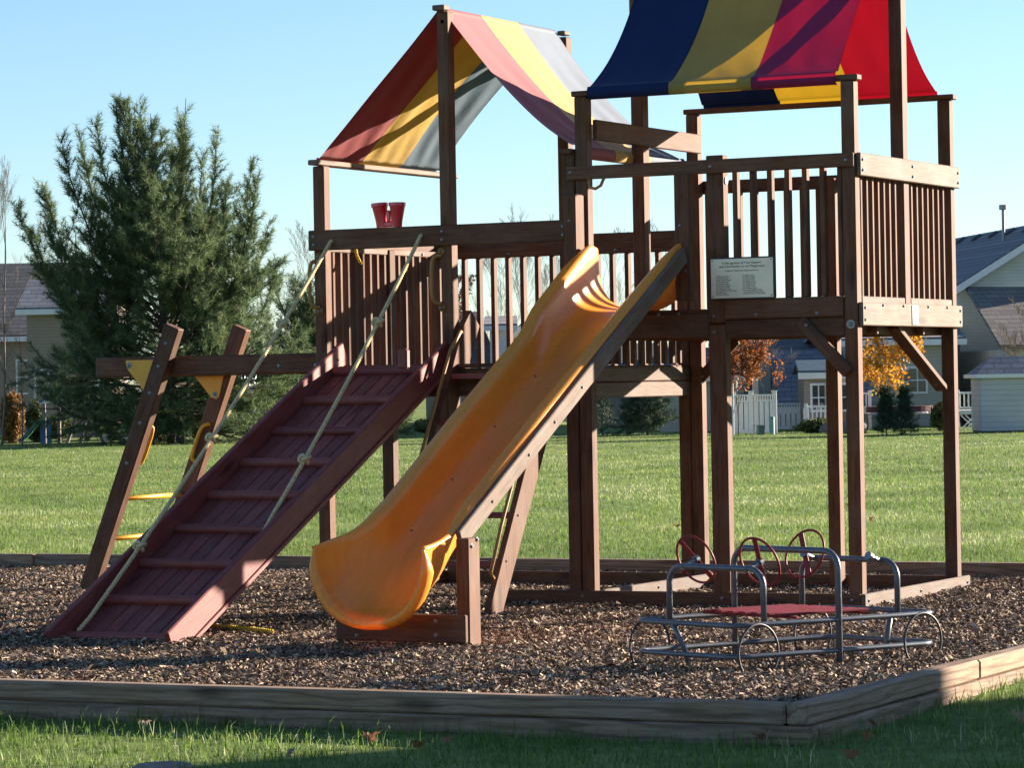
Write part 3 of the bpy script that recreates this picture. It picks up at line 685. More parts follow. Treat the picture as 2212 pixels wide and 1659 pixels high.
# side boards under the flanges
bolt_at = lambda Y: 2.185+.53*(Y+.39)
m_ = M(); a = np.array([-1.178, -.165, 2.297]); b = np.array([-1.178, -3.50, .53]); m_.beam(a, b, .034, .112, (1, 0, 0), .006, 2)
for t_ in (.13, .25, .37, .50, .62, .73, .88):
    c = a+(b-a)*t_+np.array([.017, 0, 0]); m_.bolt(c, (1, 0, 0), .011)
part(m_, 'side_board', WM, SLD, label='grey sun-bleached board along the slide')
m_ = M(); m_.beam((-1.822, -1.2, 1.74), (-1.822, -3.30, .60), .034, .112, (1, 0, 0), .006, 0); part(m_, 'side_board', WM, SLD)
# foot frame
m_ = M(); m_.box(-1.15, -1.067, -3.60, -3.455, GB, .545, .006, 0)
m_.bolt((-1.067, -3.56, .50), (1, 0, 0), .015); m_.bolt((-1.067, -3.49, .555-.02), (1, 0, 0), .015); part(m_, 'foot_post', WM, SLD)
m_ = M(); m_.box(-1.95, -1.87, -3.60, -3.455, GB, .085, .006, 0); part(m_, 'foot_post', WM, SLD)
m_ = M(); m_.box(-1.945, -1.075, -3.64, -3.602, -.065, .10, .006, 0)
for x, z in ((-1.80, .065), (-1.80, -.03), (-1.27, .06), (-1.27, -.02)): m_.bolt((x, -3.64, z), (0, -1, 0), .013)
part(m_, 'foot_board', WM, SLD)
m_ = M(); m_.box(-1.93, -1.15, -3.595, -3.56, GB, -.07, .004, 0); part(m_, 'foot_board', WM, SLD)
m_ = M(); m_.box(-1.9, -1.10, -3.0, -2.9, .20, .30, .006, 0)
# entry posts flanking the slide mouth
m_ = M(); m_.box(-2.082, -1.992, -.158, -.004, 1.92, 2.742, .007, 0); m_.bolt((-2.042, -.158, 2.56), (0, -1, 0), .011); part(m_, 'entry_post', WM, SLD)
m_ = M(); m_.box(-1.275, -1.162, -.10, -.038, 1.985, 2.847, .007, 0); m_.bolt((-1.235, -.10, 2.50), (0, -1, 0), .011); m_.bolt((-1.20, -.10, 2.19), (0, -1, 0), .011); part(m_, 'entry_post', WM, SLD)

# ---- climbing ramp
Y0, Z0, Y1, Z1 = .02, 1.60, -3.68, -.185; sl = (Z0-Z1)/(Y0-Y1); RA = -np.array([0, Y0-Y1, Z0-Z1]); RA = RA/np.linalg.norm(RA); RU = np.cross((1, 0, 0), RA)*-1; RU = RU if RU[2] > 0 else -RU
rz = lambda Y: Z0+(Y-Y0)*sl
m_ = M(); xa, xb = -3.955, -3.13; npk = 8; wk = (xb-xa)/npk
for i in range(npk):
    xc = xa+wk*(i+.5); m_.beam((xc, .03, rz(.03)-.02), (xc, -3.62, rz(-3.62)-.02), wk-.008, .026, (1, 0, 0), .003)
RMP = part(m_, 'climbing_ramp', [RED, BOLT], label='dark red plank panel of the climbing ramp')
for x in (-3.978, -3.108):
    m_ = M(); m_.beam((x, .07, rz(.07)+.062), (x, -3.66, rz(-3.66)+.062), .042, .175, (1, 0, 0), .012)
    m_.beam((x+.010, .02, rz(.02)-.045), (x+.010, -3.60, rz(-3.60)-.045), .05, .03, (1, 0, 0), .004)
    if x > -3.5: m_.bolt((x+.021, -.02, rz(-.02)+.06), (1, 0, 0), .009)
    else: m_.bolt((x+.021, -.05, rz(-.05)+.07), (1, 0, 0), .009)
    part(m_, 'side_rail', [RED, BOLT], RMP)
for i in range(9):
    Y = -.107-.4245*i
    if i == 8: Y = -3.50
    m_ = M(); c = np.array([0, Y, rz(Y)])+RU*.012
    m_.tube([(xa+.002, c[1], c[2]), ((xa+xb)/2, c[1], c[2]), (xb-.002, c[1], c[2])], .034, 14)
    o = m_.build('cleat', [RED], RMP, base=PS['_b']); smooth_by_angle(o)

# ---- step ladder between ramp and slide
lf = lambda z: -1.13+(z+.1)/1.62
m_ = M()
LAD = None
for x in (-3.02, -2.24):
    m_ = M(); lo = lf(-.16); hi = lf(1.84)
    vs = []
    for xx in (x-.022, x+.022):
        vs += [(xx, lf(-.16)-.0, -.16), (xx, lf(1.86), 1.86), (xx, lf(1.97)+.05, 1.97), (xx, lf(1.86)+.24, 1.86), (xx, lf(-.16)+.20, -.16)]
    fs = [(4, 3, 2, 1, 0), (5, 6, 7, 8, 9)]+[(i, (i+1) % 5, 5+(i+1) % 5, 5+i) for i in range(5)]
    cs = [(v[2], v[1], v[0]) for v in vs]
    m_.add(vs, fs, cs, 0)
    for z in (.25, .55): m_.bolt((x+.022, lf(z)+.06, z), (1, 0, 0), .009)
    if LAD is None: LAD = part(m_, 'step_ladder', WM, label='steep wooden ladder between the ramp and the slide')
    else: part(m_, 'stringer', WM, LAD)
for z in (.23, .55, .87, 1.19, 1.50):
    m_ = M(); m_.box(-2.998, -2.262, lf(z)+.01, lf(z)+.12, z-.02, z+.02, .006); part(m_, 'tread', [RED], LAD)
for x in (-3.0, -2.235):
    m_ = M(); pts = [(x, lf(1.80)+.02, 1.80), (x+.02, lf(1.82)-.06, 1.82), (x, lf(1.68)-.10, 1.68), (x, lf(1.3)-.11, 1.3), (x, lf(.5)-.12, .5), (x, lf(.18)-.10, .18), (x, lf(.12)-.02, .14)]
    m_.tube(pts, .013, 10); part(m_, 'handle', [TAN], LAD, smooth=True)

# ---- swing frame at left
BM0 = M(); BM0.box(-6.69, -4.172, .903, .985, 1.548, 1.702, .012)
for x, z in ((-6.373, 1.63), (-5.02, 1.61), (-4.70, 1.61)): BM0.bolt((x, .903 if x > -6 else .893, z), (0, -1, 0), .016)
SW = part(BM0, 'swing_beam', WM, label='front beam of the swing frame')
m_ = M(); m_.box(-6.66, -4.172, 1.70, 1.782, 1.548, 1.70, .012); part(m_, 'beam', WM, SW)
legx = lambda z: -5.92-(1.91-z)*.409
for y in (.80, 1.79):
    m_ = M(); m_.beam((legx(1.93), y+.045, 1.93), (legx(-.16), y+.045, -.16), .09, .135, (0, 1, 0), .008)
    if y < 1:
        for z in (1.80, 1.625, 1.42, 1.19, .88): m_.bolt((legx(z)-.0, y, z), (0, -1, 0), .015)
    part(m_, 'leg', WM, SW)
def plate(y, parent):
    P = [(-6.40, 1.672), (-6.385, 1.61), (-6.18, 1.375), (-6.13, 1.362), (-6.105, 1.385), (-6.03, 1.66), (-6.05, 1.676), (-6.39, 1.678)]
    m_ = M(); k = len(P); vs = [(x, y, z) for x, z in P]+[(x, y+.006, z) for x, z in P]
    m_.add(vs, [tuple(range(k)), tuple(range(2*k-1, k-1, -1))]+[(i, k+i, k+(i+1) % k, (i+1) % k) for i in range(k)])
    for x, z in ((-6.365, 1.64), (-6.145, 1.40)): m_.disc((x, y, z), (0, -1, 0), .024, .004, 16, 1); m_.bolt((x, y-.004, z), (0, -1, 0), .012)
    return part(m_, 'gusset_plate', [YEL, BOLT], parent)
plate(.8945, SW); plate(1.7835, SW)
for z in (.60, .285):
    m_ = M(); m_.tube([(legx(z)-.02, .885, z), (legx(z)-.02, 1.40, z), (legx(z)-.02, 1.80, z)], .019, 12); part(m_, 'rung', [YEL], SW, smooth=True)
for y, nn in ((1.79, (0, -1, 0)), (.89, (0, 1, 0))):
    handle((legx(1.16)+.03, y, 1.16), (legx(.87)+.03, y, .87), (-.055 if y > 1 else .03, 0, 0), SW, YEL, .015, False, nn)
for x in (-5.32, -4.62):
    m_ = M()
    for dx in (-.05, 0, .05): m_.tube([(x+dx, .91, 1.547), (x+dx, .925, 1.515), (x+dx, .95, 1.51), (x+dx, .97, 1.52), (x+dx, .975, 1.547)], .006, 8)
    m_.tube([(x-.06, .945, 1.515), (x+.06, .945, 1.515)], .006, 8)
    if x < -5: m_.tube([(x+.03+.025*math.cos(a), .945, 1.475+.03*math.sin(a)) for a in np.linspace(0, 2*math.pi, 14)[:-1]], .006, 8, 0, True)
    part(m_, 'swing_hanger', [BOLT], SW, smooth=True)

# ---- red toy binoculars on the rail of the lower tower
TB = M()
bc_ = np.array([-3.565, .04, 2.578])
for dx, tl in ((-.066, -.10), (.066, .02)):
    pts = [bc_+np.array([dx*.92, 0, 0]), bc_+np.array([dx*.96+tl*.02, 0, .05]), bc_+np.array([dx+tl*.05, 0, .10]), bc_+np.array([dx+tl*.09, 0, .15]), bc_+np.array([dx+tl*.10, 0, .152]), bc_+np.array([dx+tl*.12, 0, .175]), bc_+np.array([dx+tl*.12, 0, .176])]
    TB.tube(pts, [.038, .040, .047, .056, .062, .062, .050], 24)
TBO = TB.build('toy_binoculars', [REDPL], base=bc_, smooth=False, label='red plastic toy binoculars standing on the front beam of the lower tower', category='toy')
smooth_by_angle(TBO, 50)
m_ = M(); m_.box(bc_[0]-.05, bc_[0]+.05, -.0+.02, .06, 2.58, 2.62, .01); m_.box(bc_[0]-.015, bc_[0]+.015, .02, .06, 2.62, 2.70, .01); m_.build('bridge', [REDPL], TBO, base=bc_)

# ------------------------------------------------------------------ ropes
def rope(path, r, name, label, matl, knots=(), group=None, pitch=.075):
    P = np.array(path, float)
    seg = np.linalg.norm(np.diff(P, axis=0), axis=1); s = np.concatenate([[0], np.cumsum(seg)]); n = int(s[-1]/.011)
    t = np.linspace(0, s[-1], n); C = np.stack([np.interp(t, s, P[:, i]) for i in range(3)], 1)
    d = np.gradient(C, axis=0); d /= np.linalg.norm(d, axis=1)[:, None]
    a = np.array([1., 0, 0]); u = a-d*(d@a)[:, None]; u /= np.linalg.norm(u, axis=1)[:, None]; w_ = np.cross(d, u)
    m_ = M()
    for k in range(3):
        ph = 2*math.pi*(t/pitch+k/3)
        S = C+r*.52*(np.cos(ph)[:, None]*u+np.sin(ph)[:, None]*w_)
        m_.tube(S, r*.56, 7)
    for kt in knots:
        c = np.array([np.interp(kt*s[-1], s, P[:, i]) for i in range(3)]); i0 = min(int(kt*n), n-1); dd = d[i0]; uu = u[i0]; ww = w_[i0]
        # overhand knot: one trefoil-like loop
        Q = []
        for q in np.linspace(0, 2*math.pi, 60)[:-1]:
            x_ = math.sin(q)+2*math.sin(2*q); y_ = math.cos(q)-2*math.cos(2*q); z_ = -math.sin(3*q)
            Q.append(c+(x_*uu+y_*ww)*r*.85+dd*z_*r*1.5+dd*y_*r*.35)
        m_.tube(Q, r*.85, 8, 0, True)
    o = m_.build(name, [matl], base=P[0], smooth=True, label=label, category='rope')
    if group: o['group'] = group
    return o
p0 = np.array([-4.0, -.045, 2.49]); p1 = np.array([-3.86, -3.40, .02])
p2 = np.array([-3.90, -3.47, -.055])
def sagpath(a, b, sag, n=30):
    return [a+(b-a)*t-np.array([0, 0, sag*4*t*(1-t)]) for t in np.linspace(0, 1, n)]
rope([p0+np.array([0, .06, .01])]+sagpath(p0, p1, .075)+[p2], .0145, 'knotted_rope', 'knotted pale rope along the left side of the red ramp', ROPEM, (.235, .53, .80), 'ropes hanging from the front beam')
q0 = np.array([-3.265, -.045, 2.505]); q1 = np.array([-3.165, -2.3, .63])
rope([q0+np.array([0, .06, .01])]+sagpath(q0, q1, .05, 24)+[np.array([-3.168, -2.5, .45]), np.array([-3.165, -3.2, .085])], .0145, 'knotted_rope', 'knotted yellowish rope along the right side of the red ramp', ROPEM, (.245, .60), 'ropes hanging from the front beam')
rope([(-3.60, -2.60, -.06), (-3.3, -2.77, -.075), (-3.0, -2.90, -.072), (-2.76, -3.02, -.078)], .02, 'rope_end', 'short yellow rope end lying on the wood chips beside the ramp foot', ROPEY)
rope([(-4.02, .35, 2.45), (-4.0, .33, 2.40), (-3.985, .34, 2.36), (-3.965, .33, 2.34)], .012, 'rope_tail', 'tiny yellow rope tail hanging inside the lower tower rail', ROPEY)

# ------------------------------------------------------------------ climbing car
u_ = np.array([.504, .864, 0]); vF = np.array([.93, -.365, 0]); nW = np.array([.93, -.365, 0]); nS = np.array([.365, .93, 0])
CC = np.array([1.06, -3.95, 0])
CAR = thing('climbing_car', (1.06, -3.95, -.1), 'small grey tubular climbing car with red seat and three red steering wheels', 'play car')
def cp(a, b, z): return CC+u_*a+vF*b+np.array([0, 0, z])
def rrect(a0, a1, b0, b1, z, rad=.10, n=5):
    pts = []
    for (ca, cb, q) in ((a1-rad, b1-rad, 0), (a0+rad, b1-rad, 1), (a0+rad, b0+rad, 2), (a1-rad, b0+rad, 3)):
        for t in np.linspace(0, math.pi/2, n):
            an = q*math.pi/2+t; pts.append(cp(ca+rad*math.cos(an), cb+rad*math.sin(an), z))
    return pts
m_ = M(); m_.tube(rrect(-.69, .69, -.39, .39, .15), .0148, 12, 0, True)
m_.build('frame_rail', [STEEL], CAR, smooth=True)
m_ = M(); m_.tube(rrect(-.69, .69, -.385, .385, -.015), .0148, 12, 0, True); m_.build('frame_rail', [STEEL], CAR, smooth=True)
def hoop(a, z0, z1, hb, name, r=.0165):
    pts = []; rad = .095
    pts.append(cp(a, -hb, z0)); pts.append(cp(a, -hb, z1-rad))
    for t in np.linspace(0, math.pi/2, 7)[1:]: pts.append(cp(a, -hb+rad*(1-math.cos(t)), z1-rad*(1-math.sin(t))))
    for t in np.linspace(math.pi/2, 0, 7)[:-1]: pts.append(cp(a, hb-rad*(1-math.cos(t)), z1-rad*(1-math.sin(t))))
    pts += [cp(a, hb, z1-rad), cp(a, hb, z0)]
    m_ = M(); m_.tube(pts, r, 12); return m_.build(name, [STEEL], CAR, smooth=True)
hoop(-.47, .14, .438, .355, 'hoop'); hoop(0, GB, .515, .39, 'hoop', .018); hoop(.44, .14, .445, .355, 'hoop')
for a, b, da in ((-.69, -.08, .12), (.69, .05, -.08)):
    m_ = M(); m_.tube([cp(a, b, .15), cp(a+da*.5, b+.01, .02), cp(a+da, b+.02, GB)], .016, 10); m_.build('leg', [STEEL], CAR, smooth=True)
# seat: red slatted panel
m_ = M()
for i in range(7):
    b = -.27+i*.09; m_.beam(cp(-.30, b, .185), cp(.30, b, .185), .055, .014, tuple(vF), .003)
for a in (-.24, .24): m_.beam(cp(a, -.35, .17), cp(a, .35, .17), .03, .012, tuple(u_), .002)
m_.build('seat', [REDP], CAR)
def ringmesh(m_, c, nrm, R_, r, n=40):
    nrm = np.array(nrm, float); nrm /= np.linalg.norm(nrm); a = np.cross(nrm, (0, 0, 1)); a /= np.linalg.norm(a); b = np.cross(nrm, a)
    m_.tube([c+R_*(math.cos(q)*a+math.sin(q)*b) for q in np.linspace(0, 2*math.pi, n, endpoint=False)], r, 10, 0, True); return a, b
for a in (-.56, .56):
    for b in (-.41, .41):
        m_ = M(); ringmesh(m_, cp(a, b, .005), nW, .15, .0068)
        if a > 0 and b < 0: pass
        m_.build('wheel', [BLACK], CAR, smooth=True)
def steer(hoopa, b, sg, ang, present=True):
    nS2 = np.array([nS[0]*sg, nS[1]*sg, .38]); nS2 /= np.linalg.norm(nS2)
    base = cp(hoopa, b, .435); hub = base+nS2*.10
    sh = M(); sh.tube([base-nS2*.02, hub], .0135, 10, 0); sh.tube([hub-nS2*.012, hub+nS2*.012], .024, 12, 0)
    if not present:
        sh.tube([base, base+nS2*.06], .017, 10, 0); sh.build('steering_shaft', [BOLT], CAR, smooth=False); return
    m_ = M(); a_, b_ = ringmesh(m_, hub, nS2, .138, .0068)
    dd = math.cos(ang)*a_+math.sin(ang)*b_
    m_.beam(hub-dd*.136, hub+dd*.136, .006, .034, tuple(nS2), .002)
    o = m_.build('steering_wheel', [REDP], CAR); smooth_by_angle(o)
    sh.build('steering_shaft', [BOLT], o)
steer(-.47, -.24, 1, R(52)); steer(-.47, .24, 1, R(95)); steer(.44, -.24, -1, R(-60)); steer(.44, .24, -1, 0, False)
# a few fallen leaves
def leaf(x, y, z, sc, label, az=0, tilt=.5, grp=None):
    k = 7; pts = []
    for i in range(k*2):
        q = math.pi*i/k; rr0 = sc*(1 if i % 2 == 0 else .55)*(1-.25*abs(math.sin(q)))
        px, py = rr0*math.cos(q), rr0*math.sin(q); pts.append((px, py, .25*sc*math.cos(2*q)))
    c, s = math.cos(az), math.sin(az); vs = [(x, y, z+.012)]
    for px, py, pz in pts:
        X2 = px; Y2 = py*math.cos(tilt); Z2 = pz+py*math.sin(tilt)
        vs.append((x+c*X2-s*Y2, y+s*X2+c*Y2, z+.012+Z2+sc*.4))
    m_ = M(); m_.add(vs, [(0, 1+i, 1+(i+1) % (2*k)) for i in range(2*k)], None, 0, random.random())
    o = m_.build('fallen_leaf', [DEADL], base=(x, y, z)); o['label'] = label; o['category'] = 'leaf'
    if grp: o['group'] = grp
LG = 'fallen leaves in the near grass'
for (lx, ly, lab) in ((312, 1572, 'pale pinkish leaf in the grass below the left of the front timber'), (908, 1618, 'orange-red leaf lying in shaded grass at bottom centre'), (800, 1602, 'buff leaf curled in grass just under the front timber'),
                      (965, 1607, 'tan leaf right of the orange-red leaf'), (628, 1636, 'dull purple-brown leaf near the bottom edge'), (1885, 1570, 'reddish leaf caught against the sunlit right edge timber'),
                      (1640, 1600, 'brown leaf beneath the front corner timber'), (1875, 1600, 'pale leaf in the dark grass right of the corner'), (1840, 1640, 'whitish torn leaf near the bottom right'), (2205, 1558, 'small white leaf at the right edge of the photo')):
    p_ = onz(lx, ly, -.16); leaf(p_[0], p_[1], -.165, random.uniform(.032, .055), lab, random.uniform(0, 6), random.uniform(.3, 1.2), LG)
for k in range(14):
    lx, ly = random.uniform(30, 2180), random.uniform(985, 1180); p_ = onz(lx, ly, -.08)
    if p_[1] > BY1+.1: leaf(p_[0], p_[1], -.085, random.uniform(.03, .05), 'small brown leaf lying on the sunlit field', random.uniform(0, 6), random.uniform(.3, 1.2), 'leaves scattered on the field')
# stone edge stepping at bottom
m_ = M(); c = onz(385, 1657, -.18); m_.tube([(c[0], c[1]-.12, -.26), (c[0], c[1]-.12, -.165), (c[0], c[1]-.12, -.155)], [.13, .13, .115], 14)
m_.build('flat_stone', [simple('brown_stone', (.26, .20, .16), .9, .2, 0, .25, 14, .5)], base=(c[0], c[1]-.12, -.26), label='flat brown stone showing at the bottom edge of the grass', category='stone')

# ------------------------------------------------------------------ vegetation builders
class TreeM:
    """limbs as tapered tubes"""
    def __init__(s): s.m = M(); s.tips = []
def rv(): 
    v = np.random.default_rng(random.randrange(1 << 30)).normal(size=3); return v/np.linalg.norm(v)
def limb(m_, p, d, L, r, n=5, curve=(0, 0, 0), wob=.12, sides=5):
    pts = [np.array(p, float)]; d = np.array(d, float); d /= np.linalg.norm(d); dirs = [d]
    for i in range(n):
        d = d+np.array(curve)/n+rv()*wob; d /= np.linalg.norm(d); pts.append(pts[-1]+d*L/n); dirs.append(d)
    m_.tube(pts, [max(r*(1-.75*i/n), .003) for i in range(n+1)], sides, 0, False, False)
    return pts, dirs
def needles(tufts, nn, ln, wid):
    """tufts: (pos, dir) arrays -> thin triangles fanning from each twig end"""
    P = np.repeat(tufts[:, :3], nn, 0); D = np.repeat(tufts[:, 3:6], nn, 0); n = len(P)
    rn = rng.normal(size=(n, 3)); rn /= np.linalg.norm(rn, axis=1)[:, None]
    d = D*.55+rn*.8; d /= np.linalg.norm(d, axis=1)[:, None]
    L = ln*rng.uniform(.65, 1.2, n)[:, None]
    sd = np.cross(d, rng.normal(size=(n, 3))); sd /= np.linalg.norm(sd, axis=1)[:, None]
    b = P-D*(rng.uniform(0, .9, n)[:, None]*ln)
    V = np.stack([b-sd*wid/2, b+sd*wid/2, b+d*L], 1).reshape(-1, 3)
    return V
def pine(base, H, Rm, label, seed, nbr=90, lean=(0, 0), tuft=2.0, ln=.13, up=.55, group=None, needm=PINEN, prof=None, leaders=3, name='pine_tree', lowest=.06, tips=()):
    random.seed(seed); base = np.array(base, float)
    t = thing(name, base, label, 'tree', group); m_ = M(); T = []
    tp = [base+np.array([lean[0]*h*h, lean[1]*h*h, h*H]) for h in np.linspace(0, 1, 12)]; tp[0][2] -= .1
    for i in range(1, 11): tp[i][:2] += np.array([random.uniform(-.05, .05), random.uniform(-.05, .05)])*H/10
    m_.tube(tp, [max(.016*H*(1-i/11.6), .012) for i in range(12)], 9, 0, False, False)
    def twig(p, d, L):
        n_ = max(2, int(L*4.2*tuft)); 
        for i in range(n_):
            f = (i+1)/n_
            q = p+d*L*f; T.append(np.concatenate([q, d+np.array([0, 0, .35])]))
    def branch(p, d, L, r, lvl, upk=1):
        pts, dirs = limb(m_, p, d, L, r, 5, (0, 0, up*upk*(.9 if lvl == 0 else .5)), .09, 4)
        k = max(2, int(L*(3.4 if lvl == 0 else 3.8)*tuft/2))
        for i in range(k):
            f = .22+.78*(i+random.random())/k; j = min(int(f*5), 4); q = pts[j]+(pts[j+1]-pts[j])*(f*5-j)
            a = dirs[j]; s_d = np.cross(a, rv()); s_d /= np.linalg.norm(s_d)+1e-9
            s_d[2] *= .6; dd = a*.75+s_d*.75; dd /= np.linalg.norm(dd)
            l2 = L*(.42 if lvl == 0 else .35)*(1.15-f*.6)*random.uniform(.7, 1.2)
            if lvl == 0 and l2 > .35: branch(q, dd, l2, r*.4, 1)
            else: twig(q, dd, max(l2, .16))
        twig(pts[-2], dirs[-1], L*.22)
    for i in range(nbr):
        h = lowest+(1-lowest)*((i+random.random())/nbr)**(1.25 if tips else .9); h = min(h, .985)
        az = i*2.399+random.uniform(-.4, .4)
        L = (Rm*prof(h, az) if prof else Rm*(1-h)**.75)*random.uniform(.72, 1.1)
        if L < .15: L = .2
        k = h*11; j = min(int(k), 10); p = tp[j]+(tp[j+1]-tp[j])*(k-j)
        el = R(np.interp(h, [0, .15, .35, 1], [-14, -4, 14, 58]) if tips else 8+50*h)+random.uniform(-.12, .2)
        branch(p, np.array([math.cos(az)*math.cos(el), math.sin(az)*math.cos(el), math.sin(el)]), L, .0055*H*(1-h*.7), 0, (.25 if h < .25 else 1) if tips else 1)
    twig(tp[-2], np.array([0, 0, 1.]), H*.07)
    for (lx, lz, ly, h0) in tips:            # long upswept limbs: lateral offset, tip height, depth offset, start height share
        k = h0*11; j = min(int(k), 10); s0 = tp[j]+(tp[j+1]-tp[j])*(k-j)
        e0 = base+np.array([rx2[0], rx2[1], 0])*lx+np.array([math.sin(TH), math.cos(TH), 0])*ly+np.array([0, 0, lz]); c1 = np.array([s0[0]*.25+e0[0]*.75, s0[1]*.25+e0[1]*.75, s0[2]*.72+e0[2]*.28])
        Q = [(1-q)**2*s0+2*q*(1-q)*c1+q*q*e0+rv()*.03 for q in np.linspace(0, 1, 14)]
        m_.tube(Q, [.055*(1-q*.85) for q in np.linspace(0, 1, 14)], 6, 0, False, False)
        Lt = np.linalg.norm(e0-s0)
        for i in range(int(Lt*15)):
            f = .15+.85*random.random(); kk = f*13; j = min(int(kk), 12); q_ = Q[j]+(Q[j+1]-Q[j])*(kk-j); d_ = Q[j+1]-Q[j]; d_ /= np.linalg.norm(d_)
            s_d = np.cross(d_, rv()); s_d /= np.linalg.norm(s_d)+1e-9; dd = d_*.7+s_d*.7+np.array([0, 0, .25]); dd /= np.linalg.norm(dd)
            l2 = (.36+.9*(1-f))*random.uniform(.6, 1.1)
            if l2 > .6: branch(q_, dd, l2, .012, 1)
            else: twig(q_, dd, l2)
        d_ = Q[-1]-Q[-3]; d_ /= np.linalg.norm(d_); twig(Q[-3], d_, Lt*.12)
    m_.build('trunk', [BARK], t, smooth=True)
    T = np.array(T); V = needles(T, 15, ln, ln*.085)
    tone = np.repeat(np.clip(rng.normal(.5, .22, len(T)), 0, 1), 15)
    o = arr_mesh('crown', V, 3, needm, tone, parent=t, base=base); return t
def bare_tree(base, H, label, seed, spread=.5, lvl=4, r0=.035, leaves=0, leafm=None, lsz=.07, name='bare_tree', group=None, forkh=.28, bark=BARKL, cat='tree', leafy=(0, 1), kids=(4, 7), wob=.1):
    random.seed(seed); base = np.array(base, float)
    t = thing(name, base, label, cat, group); m_ = M(); LP = []
    def rec(p, d, L, r, l):
        pts, dirs = limb(m_, p, d, L, r, 5 if l < 2 else 3, (0, 0, .22), wob, 6 if l == 0 else (4 if l == 1 else 3))
        if l >= 2 and leaves:
            for _ in range(leaves):
                q = pts[random.randrange(len(pts))]+rv()*.08; 
                hh = (q[2]-base[2])/H
                if leafy[0] <= hh <= leafy[1]: LP.append(q)
        if l >= lvl: return
        n_ = random.randint(*kids)
        for i in range(n_):
            f = (forkh if l == 0 else .25)+(1-(forkh if l == 0 else .25))*(i+random.random())/n_; f = min(f, .99)
            k = len(pts)-1; j = min(int(f*k), k-1); q = pts[j]+(pts[j+1]-pts[j])*(f*k-j)
            s_d = np.cross(dirs[j], rv()); s_d /= np.linalg.norm(s_d)+1e-9
            dd = dirs[j]*(1-spread*.6)+s_d*spread+np.array([0, 0, .18]); dd /= np.linalg.norm(dd)
            rec(q, dd, L*(.62 if l == 0 else .58)*(1.1-f*.55)*random.uniform(.75, 1.15), r*.48*(1.1-.4*f), l+1)
    rec(base-np.array([0, 0, .1]), np.array([0, 0, 1.]), H*.92, r0*H/5, 0)
    m_.build('trunk', [bark], t, smooth=True)
    if LP:
        P = np.array(LP); n = len(P); a = rng.normal(size=(n, 3)); a /= np.linalg.norm(a, axis=1)[:, None]
        b = np.cross(a, rng.normal(size=(n, 3))); b /= np.linalg.norm(b, axis=1)[:, None]; L = (lsz*rng.uniform(.6, 1.3, n))[:, None]
        V = np.stack([P-a*L*.5, P+b*L*.38, P+a*L*.5, P-b*L*.38], 1).reshape(-1, 3)
        arr_mesh('leaves', V, 4, leafm, rng.random(n), parent=t, base=base)
    return t
GBZ = -.09
def gp(x, depth, z=GBZ):
    p_ = wp(x, 940, depth); return np.array([p_[0], p_[1], z])
def hz(x, y, depth): return wp(x, y, depth)[2]
# big white pine at left : broad, several leading shoots
pb = gp(372, 94); Hp = hz(300, 205, 94)-GBZ
rx2 = np.array([math.cos(TH), -math.sin(TH)])
def pprof(h, az):
    side = math.cos(az)*rx2[0]+math.sin(az)*rx2[1]     # +1 towards picture right
    base_ = np.interp(h, [0, .12, .35, .5, .62, .8, 1], [1.0, 1.1, 1.05, .82, .55, .33, .1])
    return base_*(1+.06*side)*(1 if math.sin(az*3+h*9) > -.4 else .66)
ln_ = -(372-275)/CF*94
def TP(x, y, ly, h0): return ((x-372)/CF*94, hz(x, y, 94)-GBZ, ly, h0)
TIPS = [TP(262, 205, .1, .5), TP(418, 215, -.5, .40), TP(400, 250, .7, .36), TP(484, 285, -.3, .28), TP(312, 225, .5, .5), TP(178, 285, .4, .36), TP(150, 300, -.6, .33), TP(345, 250, -.8, .42), TP(555, 350, .2, .2), TP(572, 385, -.8, .17),
        TP(100, 400, .3, .22), TP(48, 440, -.3, .16), TP(585, 470, .9, .13), TP(70, 500, .9, .14), TP(230, 270, -1.0, .38), TP(510, 400, -1.3, .2), TP(610, 560, -.3, .10), TP(120, 470, -1.4, .18), TP(440, 330, 1.2, .3)]
pine(pb, Hp*.97, 3.75, 'big broad green pine standing left of the play set', 11, 160, (rx2[0]*ln_, rx2[1]*ln_), 2.3, .20, .7, prof=pprof, lowest=.045, tips=TIPS)
P2X = 720
def TP2(x, y, ly, h0): return ((x-P2X)/CF*99, hz(x, y, 99)-GBZ, ly, h0)
pine(gp(P2X, 99), hz(P2X, 565, 99)-GBZ, 2.6, 'pine partly hidden behind the lower tower', 21, 110, (0, 0), 2.4, .18, .6, tips=[TP2(600, 600, -.2, .3), TP2(635, 590, .6, .35), TP2(665, 610, -.8, .3), TP2(575, 680, .5, .2), TP2(850, 640, 0, .3), TP2(640, 660, -1, .2)])
# spruces
def spprof(h, az): return (1-h)**.8
def spruce(x, y0, y1, depth, halfw, label, seed, nbr=70, group='small spruces in the back gardens'):
    b = gp(x, depth); H = hz(x, y1, depth)-GBZ; return pine(b, H, halfw/CF*depth, label, seed, int(nbr*1.5), (0, 0), 4.2, .12, .15, group, SPRUN, spprof, name='spruce_tree', lowest=.04)
spruce(1302, 942, 800, 93, 42, 'thin sparse spruce under the tall tower, left of the dense one', 31, 50)
spruce(1398, 942, 790, 92, 78, 'wide dense spruce seen under the tall tower deck', 32, 110)
spruce(1915, 939, 848, 86, 32, 'bluish spruce in front of the golden tree trunk, at its left', 33, 60)
spruce(1955, 940, 850, 85.5, 34, 'bluish spruce standing just right of its twin', 34, 60)
